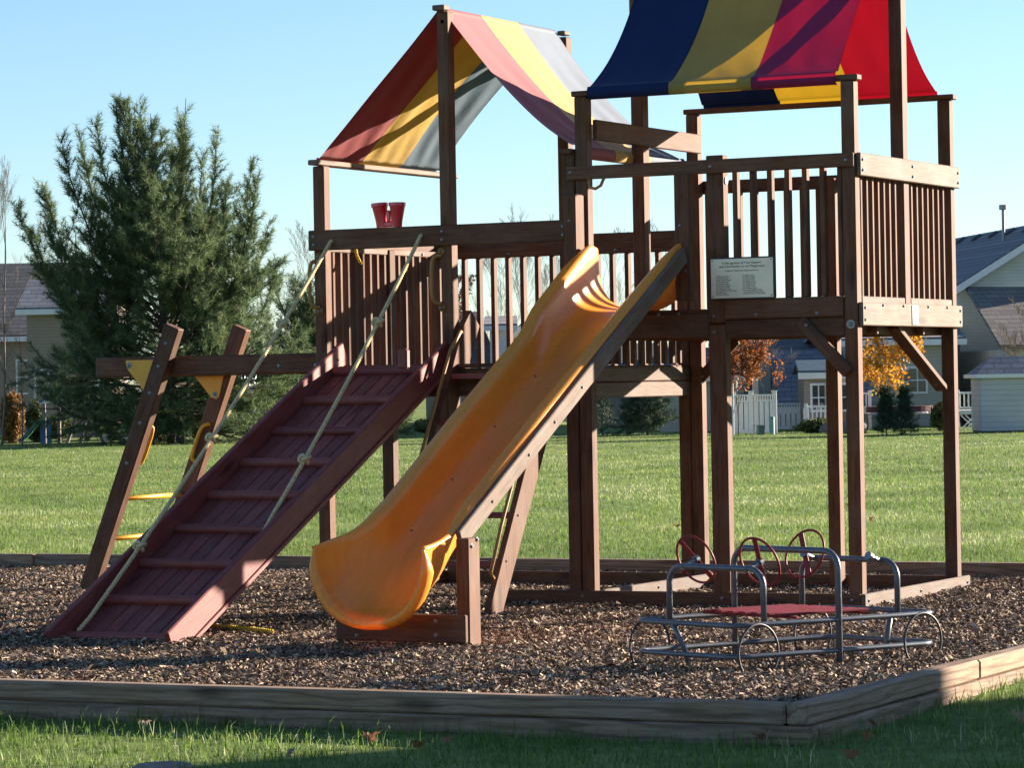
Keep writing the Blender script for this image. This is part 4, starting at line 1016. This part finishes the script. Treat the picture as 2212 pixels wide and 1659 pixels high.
# autumn trees
bare_tree(gp(1595, 89), hz(1595, 700, 89), 'slender tree with sparse orange-red leaves by the white fence', 41, .55, 3, .024, 6, ORANL, .075, 'autumn_tree', None, .25, BARK, leafy=(.25, .95), kids=(9, 11))
bare_tree(gp(1658, 94), hz(1658, 690, 94), 'twiggy tree with russet leaves low in its crown behind the white fence', 42, .55, 3, .022, 12, ORANL, .075, 'autumn_tree', None, .2, BARKL, leafy=(.1, .55), kids=(7, 9))
bare_tree(gp(1950, 87), hz(1950, 690, 87), 'tree with golden leaves behind the two bluish spruces', 43, .78, 3, .03, 4, YELL, .09, 'autumn_tree', None, .2, BARK, leafy=(.28, .95), kids=(9, 12))
# bare trees
bare_tree(gp(3, 95), hz(5, 430, 95), 'tall bare tree at the left edge of the photo', 51, .38, 4, .030, 0, None, forkh=.25, kids=(5, 7))
bare_tree(gp(47, 94), hz(47, 690, 94), 'small bare forked tree on the lawn at left', 52, .75, 4, .040, 0, None, forkh=.25, kids=(4, 6))
for i, (x, y, dp, lab) in enumerate(((985, 590, 122, 'bare tree with a few clinging leaves seen through the lower tower slats'), (1075, 560, 128, 'bare tree beyond the lower tower slats, over the white wall'), (1160, 535, 124, 'tall bare tree seen between the last slats before the slide'),
                                (1225, 560, 130, 'bare tree just left of the slide top'), (1335, 560, 128, 'bare tree seen through slats right of the slide top'), (1430, 545, 126, 'bare tree seen through slats left of the slide side board'),
                                (650, 560, 112, 'hazy bare tree right of the big pine'), (2235, 690, 96, 'bare sapling in front of the porch roof at the right edge'))):
    bare_tree(gp(x, dp), hz(x, y, dp), lab, 60+i, .40, 4, .022, 3 if i == 0 else 0, BARKL, .09, group='bare trees in the distance', forkh=.2, kids=(5, 7))
# shrubs
def shrub(x, y0, y1, depth, hw, label, lm, seed, name='shrub', n=5000, sz=.07):
    b = gp(x, depth); H = hz(x, y1, depth)-GBZ; w_ = hw/CF*depth; t = thing(name, b, label, 'shrub')
    P = rng.normal(size=(n, 3)); P /= np.linalg.norm(P, axis=1)[:, None]; P *= rng.uniform(.55, 1, n)[:, None]
    lump = 1+.18*np.sin(P[:, 0]*6+seed)*np.sin(P[:, 2]*5+seed*2)+.1*np.sin(P[:, 1]*11)
    P = P*lump[:, None]*np.array([w_, w_, H/2])+b+np.array([0, 0, H/2]); P[:, 2] = np.maximum(P[:, 2], b[2]+.02)
    a = rng.normal(size=(n, 3)); a /= np.linalg.norm(a, axis=1)[:, None]; c = np.cross(a, rng.normal(size=(n, 3))); c /= np.linalg.norm(c, axis=1)[:, None]; L = sz*rng.uniform(.6, 1.3, n)[:, None]
    V = np.stack([P-a*L*.7, P+c*L*.3, P+a*L*.7, P-c*L*.3], 1).reshape(-1, 3); arr_mesh('foliage', V, 4, lm, rng.random(n), parent=t, base=b)
    m_ = M()
    for i in range(6): limb(m_, b, (random.uniform(-.3, .3), random.uniform(-.3, .3), 1), H*.8, .03, 4)
    m_.build('stem', [BARK], t); return t
GOLD = leaf_mat('dry_golden_foliage', [(0, (.10, .05, .02)), (.5, (.26, .13, .04)), (1, (.42, .25, .09))], .3)
DKG = leaf_mat('dark_hedge_foliage', [(0, (.02, .035, .012)), (.6, (.06, .09, .025)), (1, (.16, .18, .05))], .25)
shrub(28, 946, 848, 98, 26, 'golden-brown columnar shrub between the two bare trees at left', GOLD, 1, n=9000)
shrub(78, 948, 868, 99, 22, 'olive green shrub behind the far green slide', DKG, 2)
shrub(1765, 940, 905, 91, 45, 'low dark shrub at the foot of the white deck railing', DKG, 3, n=4000)
shrub(2035, 938, 868, 90, 26, 'dark shrub beside the trampoline', DKG, 4, n=4000)
shrub(925, 948, 905, 104, 30, 'low green shrub beyond the field seen under the lower tower', DKG, 5, n=4000)

# ------------------------------------------------------------------ buildings
def siding_mat(name, col, pitch=.11):
    m_, t, b = mat(name); L = t.links; tc = N(t, 'ShaderNodeTexCoord'); sp = N(t, 'ShaderNodeSeparateXYZ'); L.new(tc.outputs['Object'], sp.inputs[0])
    mt = N(t, 'ShaderNodeMath'); mt.operation = 'DIVIDE'; L.new(sp.outputs[2], mt.inputs[0]); mt.inputs[1].default_value = pitch
    fr = N(t, 'ShaderNodeMath'); fr.operation = 'FRACT'; L.new(mt.outputs[0], fr.inputs[0])
    r_ = ramp(t, [(0, tuple(c*.55 for c in col)), (.12, col), (1, col)]); L.new(fr.outputs[0], r_.inputs[0])
    n_ = noise(t, tc.outputs['Object'], 1.5, 4); rb = ramp(t, [(.3, (.88, .88, .9)), (.7, (1.05, 1.05, 1.03))]); L.new(n_.outputs[0], rb.inputs[0])
    L.new(mix(t, 1, r_.outputs[0], rb.outputs[0], 'MULTIPLY'), b.inputs['Base Color']); b.inputs['Roughness'].default_value = .6
    bp = N(t, 'ShaderNodeBump'); bp.inputs['Distance'].default_value = .02; bp.inputs['Strength'].default_value = .8; L.new(fr.outputs[0], bp.inputs['Height']); L.new(bp.outputs[0], b.inputs['Normal'])
    return m_
def roof_mat(name, col):
    m_, t, b = mat(name); L = t.links; tc = N(t, 'ShaderNodeTexCoord')
    br = N(t, 'ShaderNodeTexBrick'); br.inputs['Scale'].default_value = 1; br.inputs['Brick Width'].default_value = .45; br.inputs['Row Height'].default_value = .14; br.inputs['Mortar Size'].default_value = .012
    br.inputs['Color1'].default_value = (*col, 1); br.inputs['Color2'].default_value = (*[c*.7 for c in col], 1); br.inputs['Mortar'].default_value = (*[c*.4 for c in col], 1)
    mp = N(t, 'ShaderNodeMapping'); mp.inputs['Rotation'].default_value = (R(90), 0, 0); L.new(tc.outputs['Object'], mp.inputs['Vector']); L.new(mp.outputs[0], br.inputs['Vector'])
    n_ = noise(t, tc.outputs['Object'], 14, 5, .7); rb = ramp(t, [(.3, (.75, .75, .75)), (.7, (1.2, 1.2, 1.2))]); L.new(n_.outputs[0], rb.inputs[0])
    L.new(mix(t, 1, br.outputs[0], rb.outputs[0], 'MULTIPLY'), b.inputs['Base Color']); b.inputs['Roughness'].default_value = .9
    return m_
SID_GR = siding_mat('beige_siding', (.42, .41, .34)); SID_BL = siding_mat('grey_siding', (.46, .48, .52), .14); SID_TAN = siding_mat('tan_siding', (.30, .25, .20)); SID_WH = siding_mat('white_siding', (.72, .72, .72))
RF_BL = roof_mat('blue_grey_shingles', (.21, .225, .25)); RF_GR = roof_mat('grey_shingles', (.14, .13, .13)); RF_TN = roof_mat('brown_grey_shingles', (.24, .21, .18))
TRIM = simple('white_trim', (.72, .72, .70), .5, .4, 0, .05)
GLASS = simple('window_glass', (.03, .04, .05), .08, .8, 0, .2, 2)
RV = np.array([math.cos(TH), -math.sin(TH), 0]); FV = np.array([math.sin(TH), math.cos(TH), 0])
def house(x0, x1, yb, ye, yr, depth, L, label, wallm, roofm, ridge='lat', yaw=0, over=.35, wins=(), name='house', vents=False, group=None, base_hidden=True):
    """front wall spans pixels x0..x1 at 'depth'; eave / ridge heights from ye / yr. ridge 'lat' = along the wall, 'dep' = away from it"""
    a = gp(x0, depth); b = gp(x1, depth); W = np.linalg.norm(b-a); cy, sy = math.cos(yaw), math.sin(yaw)
    ax = RV*cy+FV*sy; dp = FV*cy-RV*sy; mid = (a+b)/2
    ze = hz((x0+x1)/2, ye, depth)-GBZ; zr = hz((x0+x1)/2, yr, depth+(L/2 if ridge == 'lat' else 0))-GBZ
    t = thing(name, mid, label, 'house', group); t.rotation_euler = (0, 0, math.atan2(ax[1], ax[0]))
    # local: x along wall, y away, z up
    w_ = M(); h = W/2
    vs = [(-h, 0, -.2), (h, 0, -.2), (h, L, -.2), (-h, L, -.2), (-h, 0, ze), (h, 0, ze), (h, L, ze), (-h, L, ze)]
    fs = [(0, 1, 5, 4), (1, 2, 6, 5), (2, 3, 7, 6), (3, 0, 4, 7)]
    if ridge == 'dep':
        vs += [(0, 0, zr), (0, L, zr)]; fs = [(0, 1, 5, 8, 4), (1, 2, 6, 5), (2, 3, 7, 9, 6), (3, 0, 4, 7)]
    else:
        vs += [(-h, L/2, zr), (h, L/2, zr)]; fs = [(0, 1, 5, 4), (1, 2, 6, 9, 5), (2, 3, 7, 6), (3, 0, 4, 8, 7)]
    w_.add(vs, fs); w_.build('wall', [wallm], None).parent = t
    r_ = M(); th = .12
    def slab(q):
        q = [np.array(p, float) for p in q]; n = np.cross(q[1]-q[0], q[3]-q[0]); n /= np.linalg.norm(n); n *= (1 if n[2] > 0 else -1)
        up_ = [p+n*th for p in q]; r_.add(q+up_, [(0, 1, 2, 3), (7, 6, 5, 4), (0, 4, 5, 1), (1, 5, 6, 2), (2, 6, 7, 3), (3, 7, 4, 0)])
    if ridge == 'dep':
        s2 = (zr-ze)/h
        slab([(-h-over, -over, ze-over*s2+.01), (0, -over, zr+.01), (0, L+over, zr+.01), (-h-over, L+over, ze-over*s2+.01)])
        slab([(0, -over, zr+.015), (h+over, -over, ze-over*s2+.015), (h+over, L+over, ze-over*s2+.015), (0, L+over, zr+.015)])
    else:
        s2 = (zr-ze)/(L/2)
        slab([(-h-over, -over, ze-over*s2+.01), (h+over, -over, ze-over*s2+.01), (h+over, L/2, zr+.01), (-h-over, L/2, zr+.01)])
        slab([(-h-over, L/2, zr+.015), (h+over, L/2, zr+.015), (h+over, L+over, ze-over*s2+.015), (-h-over, L+over, ze-over*s2+.015)])
    ro = r_.build('roof', [roofm], None); ro.parent = t
    f_ = M()
    if ridge == 'lat': f_.box(-h-over-.02, h+over+.02, -over-.06, -over-.005, ze-over*s2-.12, ze-over*s2+.06, .005)
    else:
        f_.beam((-h-over, -over-.03, ze-over*s2-.03), (0, -over-.03, zr-.03), .04, .2, (0, 1, 0)); f_.beam((h+over, -over-.03, ze-over*s2-.03), (0, -over-.03, zr-.03), .04, .2, (0, 1, 0))
    f_.build('fascia', [TRIM], None).parent = t
    for (fx, z0, z1, ww) in wins:      # fx: -1..1 along wall
        fr = M(); cx = fx*h; fr.box(cx-ww/2-.07, cx+ww/2+.07, -.05, -.003, z0-.07, z1+.07, .005)
        fo = fr.build('window', [TRIM], None); fo.parent = t
        gl = M(); gl.box(cx-ww/2, cx-.02, -.062, -.053, z0, (z0+z1)/2-.02, .001); gl.box(cx+.02, cx+ww/2, -.062, -.053, z0, (z0+z1)/2-.02, .001)
        gl.box(cx-ww/2, cx-.02, -.062, -.053, (z0+z1)/2+.02, z1, .001); gl.box(cx+.02, cx+ww/2, -.062, -.053, (z0+z1)/2+.02, z1, .001)
        go = gl.build('pane', [GLASS], None); go.parent = fo
    return t, ro, (h, ze, zr, s2)
# right house: gable to us, big slope facing left
SID_LT = siding_mat('pale_grey_siding', (.56, .58, .55))
t, ro, (h, ze, zr, s2) = house(2072, 2512, 935, 615, 482, 105, 13, 'pale sided house with long blue-grey roof behind the grey shed at right', SID_LT, RF_BL, 'dep', R(6.5), .35, [(-.80, 1.15, 1.6, .5), (-.62, 1.15, 1.6, .5)])
for i, y in enumerate((2, 4.2, 6.4, 8.6, 10.8)):
    m_ = M(); x = -.35; z = zr-.35*s2+.16; m_.beam((x-.22, y, z-.2*s2), (x+.12, y, z+.14*s2), .30, .14, (0, 1, 0), .03); m_.build('roof_vent', [simple('vent_dark%d' % i, (.06, .06, .07), .7)], None).parent = t
m_ = M(); m_.tube([(-.9, 3.2, zr-.9*s2), (-.9, 3.2, zr+.62)], .05, 10); m_.tube([(-.9, 3.2, zr+.62), (-.9, 3.2, zr+.78)], .13, 10); m_.build('flue_pipe', [simple('flue', (.25, .26, .28), .5, .5, .5)], None).parent = t
m_ = M(); m_.tube([(-2.2, 7.5, zr-2.2*s2), (-2.2, 7.5, zr-2.2*s2+.55)], .06, 8); m_.build('vent_pipe', [TRIM], None).parent = t
# its lower porch roof and wing
def px_l(t_, x, y, dpt):           # picture point at a depth -> the thing's local coordinates
    p_ = wp(x, y, dpt)-np.array(t_['_b']); c, s = math.cos(-t_.rotation_euler[2]), math.sin(-t_.rotation_euler[2])
    return np.array([c*p_[0]-s*p_[1], s*p_[0]+c*p_[1], p_[2]])
m_ = M(); Q = [px_l(t, 2086, 627, 104.6), px_l(t, 2420, 627, 104.2), px_l(t, 2420, 753, 98.5), px_l(t, 2160, 753, 98.5)]
n_ = np.array([0, -.3, .95])*.12; m_.add([q for q in Q]+[q+n_ for q in Q], [(0, 1, 2, 3), (7, 6, 5, 4), (0, 4, 5, 1), (1, 5, 6, 2), (2, 6, 7, 3), (3, 7, 4, 0)])
m_.build('porch_roof', [RF_TN], None).parent = t
m_ = M(); z0 = Q[3][2]-.03; m_.box(Q[3][0]+.3, Q[2][0], Q[3][1]+.35, -.02, -.2, z0-.0, .01); m_.build('porch_wall', [SID_LT], None).parent = t
# shed with hipped roof
b0 = gp(2121, 86); b1 = gp(2262, 86); W = np.linalg.norm(b1-b0); sh = thing('garden_shed', (b0+b1)/2, 'grey sided garden shed with blue-grey roof at the right edge', 'shed'); sh.rotation_euler = (0, 0, math.atan2(RV[1], RV[0]))
zt = hz(2150, 808, 86)-GBZ; zr = hz(2150, 770, 87)-GBZ; h = W/2
m_ = M(); m_.box(-h, h, 0, 1.9, .05, zt, .01); m_.build('wall', [SID_BL], None).parent = sh
m_ = M(); e = .14; vs = [(-h-e, -e, zt-.02), (h+e, -e, zt-.02), (h+e, 1.9+e, zt-.02), (-h-e, 1.9+e, zt-.02), (-h+.38, .85, zr), (h-.38, .85, zr)]
m_.add(vs, [(0, 1, 5, 4), (1, 2, 5), (2, 3, 4, 5), (3, 0, 4), (3, 2, 1, 0)]); m_.build('roof', [RF_BL], None).parent = sh
m_ = M(); m_.box(-h-e, h+e, -e-.03, -e-.003, zt-.10, zt+.0, .004); m_.box(-h-e-.03, -h-e-.003, -e, 1.9+e, zt-.10, zt, .004); m_.build('fascia', [TRIM], None).parent = sh
m_ = M(); m_.box(-h+.02, h-.02, .03, 1.87, -.15, .05, .005); m_.build('skid_base', [simple('shed_base', (.10, .085, .07), .9)], None).parent = sh
# middle houses
house(1640, 1866, 935, 760, 700, 108, 8, 'beige two-storey house seen just below the tall tower deck, left of the golden tree', SID_GR, RF_GR, 'lat', 0, .3, [(-.2, 3.2, 3.9, .8)])
house(1692, 1862, 935, 872, 762, 99, 6, 'lower grey-roofed wing behind the russet tree', SID_GR, RF_BL, 'lat', R(-4), .3)
house(1738, 1828, 935, 806, 786, 95, 2, 'small sunroom with blue-green roof and tall windows beside the white deck', SID_TAN, simple('blue_green_roof', (.07, .12, .15), .6), 'lat', 0, .15, [(.35, .6, 1.3, .35), (.78, .6, 1.3, .35), (-.3, .6, 1.3, .35)])
house(1840, 2066, 935, 735, 690, 100, 9, 'beige house wall behind the golden tree', SID_GR, RF_BL, 'lat', R(2), .3, [(.27, 1.05, 1.75, .5), (-.86, .9, 1.3, .35), (.0, 1.0, 1.7, .35)])
house(1425, 1592, 938, 812, 760, 97, 7, 'pale beige house wall between the spruces and the white fence', SID_GR, RF_GR, 'lat', R(-8), .25, [(.62, .6, 1.3, .4)])
house(1240, 1440, 938, 800, 750, 112, 7, 'house mostly hidden behind the wide spruce', SID_TAN, RF_GR, 'lat', 0, .25)
house(1000, 1062, 938, 790, 680, 120, 9, 'dark-roofed house seen through the lower tower slats', SID_TAN, RF_GR, 'lat', R(10), .3)
house(1062, 1110, 938, 706, 690, 118, 6, 'pale blue and white house wall glimpsed between slats', SID_WH, RF_BL, 'lat', 0, .2)
house(1118, 1262, 938, 720, 652, 128, 9, 'grey-roofed house glimpsed beside the slide top', SID_GR, RF_GR, 'dep', R(-12), .3)
house(-260, 150, 938, 720, 577, 116, 10, 'tan house with long brown-grey roof at the left edge', SID_TAN, RF_TN, 'lat', R(3), .4, [(.1, 1.5, 2.6, .9), (.6, 1.5, 2.6, .9)])
house(62, 240, 938, 664, 610, 108, 5, 'tan wing with blue-grey hip roof behind the big pine', SID_TAN, RF_BL, 'lat', 0, .3, [(-.5, 1.2, 2.2, .8), (.4, 1.2, 2.2, .8)])
house(222, 302, 948, 884, 862, 100, 3, 'white outbuilding showing through the big pine', SID_WH, RF_BL, 'dep', R(8), .15, name='outbuilding')
house(640, 760, 945, 840, 780, 124, 7, 'pale house far behind the second pine', SID_TAN, RF_GR, 'lat', 0, .25)
house(300, 665, 948, 885, 842, 112, 7, 'low tan house mostly hidden behind the big pine', SID_TAN, RF_GR, 'lat', R(-3), .3, [(-.6, .5, 1.2, .8), (.3, .5, 1.2, .8)])
for i_, (x_, hw_, y_) in enumerate(((120, 45, 900), (330, 50, 905), (450, 60, 892), (560, 50, 900), (655, 40, 895))):
    shrub(x_, 948, y_, 105+i_, hw_, ('leftmost dark shrub of the row under the big pine', 'dark shrub behind the pine trunk', 'broad dark shrub behind the leaning swing frame legs', 'dark shrub seen between the swing frame and the ramp', 'dark shrub behind the top of the ramp')[i_], DKG, 20+i_, n=5000)
# unseen house added outside the frame to cast the shadow across the near corner
nb = thing('house', (11.9, 6.4, -.1), 'beige-sided house right of the play area, unseen and added to cast the near shadow', 'house')
sdir = np.array([.57, .82, 0]); sper = np.array([.82, -.57, 0]); nb.rotation_euler = (0, 0, math.atan2(-.57, .82)); 
cor = np.array([2.13, -5.58, 0])+sdir*13.5
nb.location = (cor[0], cor[1], -.15)
m_ = M(); m_.add([(0, 0, -.2), (10, 0, -.2), (10, 8, -.2), (0, 8, -.2), (0, 0, 3.6), (10, 0, 3.6), (10, 8, 3.6), (0, 8, 3.6), (0, 4, 6.6), (10, 4, 6.6)], [(0, 1, 5, 4), (1, 2, 6, 9, 5), (2, 3, 7, 6), (3, 0, 4, 8, 7)]); m_.build('wall', [SID_GR], None).parent = nb
m_ = M(); m_.add([(-.02, -.3, 3.45), (10.3, -.3, 3.45), (10.3, 4, 6.72), (-.02, 4, 6.72), (-.02, 8.3, 3.45), (10.3, 8.3, 3.45)], [(0, 1, 2, 3), (3, 2, 5, 4)]); m_.build('roof', [RF_GR], None).parent = nb

# ------------------------------------------------------------------ fences, deck, small things
def fence(x0, x1, yt, depth, label, postsx, mt, group, depth2=None, gap=.13, yaw=0):
    a = gp(x0, depth); b = gp(x1, depth2 or depth); W = np.linalg.norm(b-a); d = (b-a)/W; H = hz((x0+x1)/2, yt, depth)-GBZ
    t = thing('vinyl_fence', (a+b)/2, label, 'fence', group); t.rotation_euler = (0, 0, math.atan2(d[1], d[0]))
    m_ = M(); k = int(W/gap)
    for i in range(k):
        x = -W/2+(i+.5)*W/k; m_.box(x-gap*.44, x+gap*.44, -.01, .01, .06, H*.84, .002)
    for i in range(k*2):
        x = -W/2+(i+.5)*W/k/2; m_.box(x-.018, x+.018, -.01, .01, H*.84, H*.97, .002)
    m_.build('panel', [mt], None).parent = t
    for z0_, z1_ in ((H*.96, H), (H*.82, H*.86), (.04, .12)): m_ = M(); m_.box(-W/2, W/2, -.03, .03, z0_, z1_, .004); m_.build('rail', [mt], None).parent = t
    for px in postsx:
        x = -W/2+W*px; m_ = M(); m_.box(x-.065, x+.065, -.05, .05, -.1, H+.07, .008); m_.box(x-.08, x+.08, -.065, .065, H+.07, H+.10, .006); m_.build('post', [mt], None).parent = t
    return t
VIN = simple('white_vinyl', (.74, .74, .73), .45, .4, 0, .05)
VIN2 = simple('grey_vinyl', (.55, .58, .58), .5, .4, 0, .05)
fence(1585, 1674, 852, 91, 'tall white vinyl fence with a picket top behind the slender orange tree', (0, .43, 1), VIN, 'garden fences')
fence(1676, 1742, 871, 96, 'lower grey-white board fence right of the tall white fence', (0, 1), VIN2, 'garden fences')
def deck(x0, x1, yrail, yfloor, depth, label, lattice, seed):
    a = gp(x0, depth); b = gp(x1, depth); W = np.linalg.norm(b-a); t = thing('garden_deck', (a+b)/2, label, 'deck', 'white decks behind the houses'); t.rotation_euler = (0, 0, math.atan2(RV[1], RV[0]))
    zf = hz((x0+x1)/2, yfloor, depth)-GBZ; zr = hz((x0+x1)/2, yrail, depth)-GBZ
    m_ = M(); m_.box(-W/2, W/2, 0, 2.2, zf-.12, zf, .01); m_.build('deck_floor', [VIN2], None).parent = t
    m_ = M(); m_.box(-W/2, W/2, .02, .08, zr-.06, zr, .005); m_.box(-W/2, W/2, .02, .06, zf+.05, zf+.10, .005)
    for i in range(int(W/.12)+1): x = -W/2+i*.12; m_.box(x-.018, x+.018, .03, .065, zf+.1, zr-.06, .002)
    m_.build('railing', [VIN], None).parent = t
    for x in np.linspace(-W/2+.05, W/2-.05, max(2, int(W/1.2)+1)):
        m_ = M(); m_.box(x-.05, x+.05, -.02, .015, -.1, zr+.06, .005); m_.build('post', [VIN], None).parent = t
    if lattice:
        m_ = M(); z1 = zf-.13; k = int(W/.13)
        for i in range(-4, k+1):
            x = -W/2+i*.13
            for s_g in (1, -1):
                xa_, xb_ = (x, x+z1) if s_g > 0 else (x+z1, x)
                if min(xa_, xb_) > -W/2 and max(xa_, xb_) < W/2: m_.beam((xa_, .03+.01*s_g, .0), (xb_, .03+.01*s_g, z1), .008, .035, (0, 1, 0), .001)
        m_.build('lattice', [VIN], None).parent = t
    return t
deck(2066, 2128, 846, 886, 92, 'white railed deck with lattice skirt beside the grey shed', True, 1)
deck(1738, 1800, 876, 914, 93.5, 'white railed deck in front of the small sunroom', False, 2)
deck(1846, 1884, 848, 886, 96, 'short piece of white deck railing behind the tall tower front post', False, 3)
# white garden post with lamp-like cap
b = gp(1579, 90); H = hz(1579, 817, 90)-GBZ; t = thing('garden_post', b, 'tall white post with flat cap left of the white fence', 'post'); t.rotation_euler = (0, 0, math.atan2(RV[1], RV[0]))
m_ = M(); m_.box(-.09, .09, -.09, .09, -.1, H-.06, .01); m_.build('shaft', [VIN], None).parent = t
m_ = M(); m_.box(-.22, .22, -.22, .22, H-.06, H, .01); m_.build('cap', [VIN], None).parent = t
m_ = M(); m_.tube([(.17, -.1, H-.06), (.16, -.1, H-.6), (.06, -.1, H-1.0)], .008, 5); m_.build('chain', [BOLT], None).parent = t
# utility boxes
GRN = simple('green_enamel', (.07, .16, .13), .5)
b = gp(1643, 89.5); t = thing('utility_box', b, 'short dark green utility box on the lawn before the white fence', 'utility box'); t.rotation_euler = (0, 0, math.atan2(RV[1], RV[0])+.4)
m_ = M(); m_.box(-.085, .085, -.085, .085, -.05, .24, .012); m_.build('cabinet', [GRN], None).parent = t
m_ = M(); m_.box(-.095, .095, -.095, .095, .241, .265, .008); m_.build('lid', [GRN], None).parent = t
b = gp(1668, 89.5); t = thing('utility_pedestal', b, 'slim tall green utility pedestal beside the short box', 'utility box')
m_ = M(); m_.box(-.065, .065, -.05, .05, -.05, .50, .02); m_.build('cabinet', [simple('pale_green_enamel', (.16, .30, .27), .5)], None).parent = t
m_ = M(); m_.box(-.07, .07, -.055, .055, .44, .455, .004); m_.build('collar', [GRN], None).parent = t
# trampoline
b = gp(1948, 95); t = thing('trampoline', b, 'round trampoline with dark red skirt behind the bluish spruces', 'trampoline'); m_ = M()
rr = (2027-1871)/2/CF*95; zt = hz(1948, 892, 95)-GBZ
m_.tube([(rr*math.cos(q), rr*math.sin(q), zt) for q in np.linspace(0, 2*math.pi, 40, endpoint=False)], .03, 8, 0, True); m_.build('frame', [simple('trampoline_frame', (.5, .52, .55), .3, .5, .5)], None).parent = t
m_ = M(); k = 40; vs = [(rr*.97*math.cos(q), rr*.97*math.sin(q), zt+dz) for dz in (.03, .20) for q in np.linspace(0, 2*math.pi, k, endpoint=False)]
m_.add(vs, [(i, (i+1) % k, k+(i+1) % k, k+i) for i in range(k)]+[tuple(range(k, 2*k))]); m_.build('skirt', [simple('dark_red_fabric', (.06, .014, .018), .8)], None).parent = t
for q in (.3, 1.87, 3.44, 5.0): m_ = M(); m_.tube([(rr*math.cos(q), rr*math.sin(q), zt), (rr*math.cos(q), rr*math.sin(q), -.05)], .022, 7); m_.build('leg', [BOLT], None).parent = t
# boulders
def boulder(x, depth, rx_, rz_, label, seed):
    b = gp(x, depth); random.seed(seed); bm = bmesh.new(); bmesh.ops.create_icosphere(bm, subdivisions=4, radius=1)
    for v in bm.verts:
        c = v.co; n_ = 1+.12*math.sin(c.x*3+seed)*math.sin(c.y*4)+.07*math.sin(c.z*7+c.x*5)+.03*math.sin(c.y*15+c.z*11); v.co = Vector((c.x*rx_*n_, c.y*rx_*.8*n_, c.z*rz_*n_+rz_*.55))
    me = bpy.data.meshes.new('boulder'); bm.to_mesh(me); bm.free(); me.materials.append(simple('grey_stone%d' % seed, (.15, .15, .15), .9, .2, 0, .3, 5, .6)); me.polygons.foreach_set('use_smooth', [True]*len(me.polygons))
    o = bpy.data.objects.new('boulder', me); COL.objects.link(o); o.location = b; o['label'] = label; o['category'] = 'boulder'
boulder(1835, 89, .50, .24, 'large rounded grey boulder behind the tall tower front post', 3)
boulder(1790, 90.5, .30, .16, 'pale smaller boulder left of the large one', 5)
boulder(376+14, 93, .13, .22, 'small pale stone beside the big pine trunk', 8)
# far swing set with green slide
t = thing('garden_swing_set', gp(180, 97), 'distant garden swing set with green slide and blue panels behind the pine', 'swing set'); t.rotation_euler = (0, 0, math.atan2(RV[1], RV[0]))
sc = 97/CF; LX_ = lambda x: (x-180)*sc; LZ = lambda y: hz(180, y, 97)-GBZ
WG = simple('weathered_wood', (.30, .25, .22), .8); BLU = simple('blue_plastic', (.04, .14, .34), .4); GRP = simple('green_plastic', (.02, .16, .10), .4)
for xa_, ya_, xb_, yb_ in ((142, 952, 172, 880), (172, 952, 190, 880), (225, 952, 196, 880), (128, 952, 128, 880), (96, 952, 96, 870)):
    m_ = M(); m_.beam((LX_(xa_), 0, -.1), (LX_(xb_), .0, LZ(yb_)), .1, .1, (0, 1, 0), .01); m_.build('leg', [WG], None).parent = t
m_ = M(); m_.beam((LX_(92), .3, LZ(882)), (LX_(240), .3, LZ(882)), .1, .12, (0, 1, 0), .01); m_.build('beam', [WG], None).parent = t
m_ = M(); m_.box(LX_(88), LX_(100), -.1, -.05, -.05, LZ(905), .01); m_.box(LX_(103), LX_(112), -.1, -.05, -.05, LZ(900), .01); m_.build('blue_panel', [BLU], None).parent = t
m_ = M(); m_.beam((LX_(88), 0, LZ(868)), (LX_(118), 0, LZ(850)), .5, .05, (0, 1, 0), .01); m_.build('canopy', [BLU], None).parent = t
m_ = M(); pts = [(LX_(44), -.2, LZ(950)), (LX_(55), -.2, LZ(944)), (LX_(70), -.2, LZ(928)), (LX_(84), -.2, LZ(910)), (LX_(98), -.2, LZ(905))]
for i in range(4): m_.beam(pts[i], pts[i+1], .4, .10, (0, 1, 0), .02)
m_.build('slide', [GRP], None).parent = t
m_ = M(); m_.beam((LX_(190), .2, LZ(918)), (LX_(205), .2, LZ(918)), .3, .04, (0, 1, 0), .01); m_.tube([(LX_(192), .2, LZ(918)), (LX_(192), .3, LZ(884))], .01, 5); m_.tube([(LX_(203), .2, LZ(918)), (LX_(203), .3, LZ(884))], .01, 5); m_.build('swing', [GRP], None).parent = t
for o in bpy.data.objects:
    if '_b' in o: del o['_b']
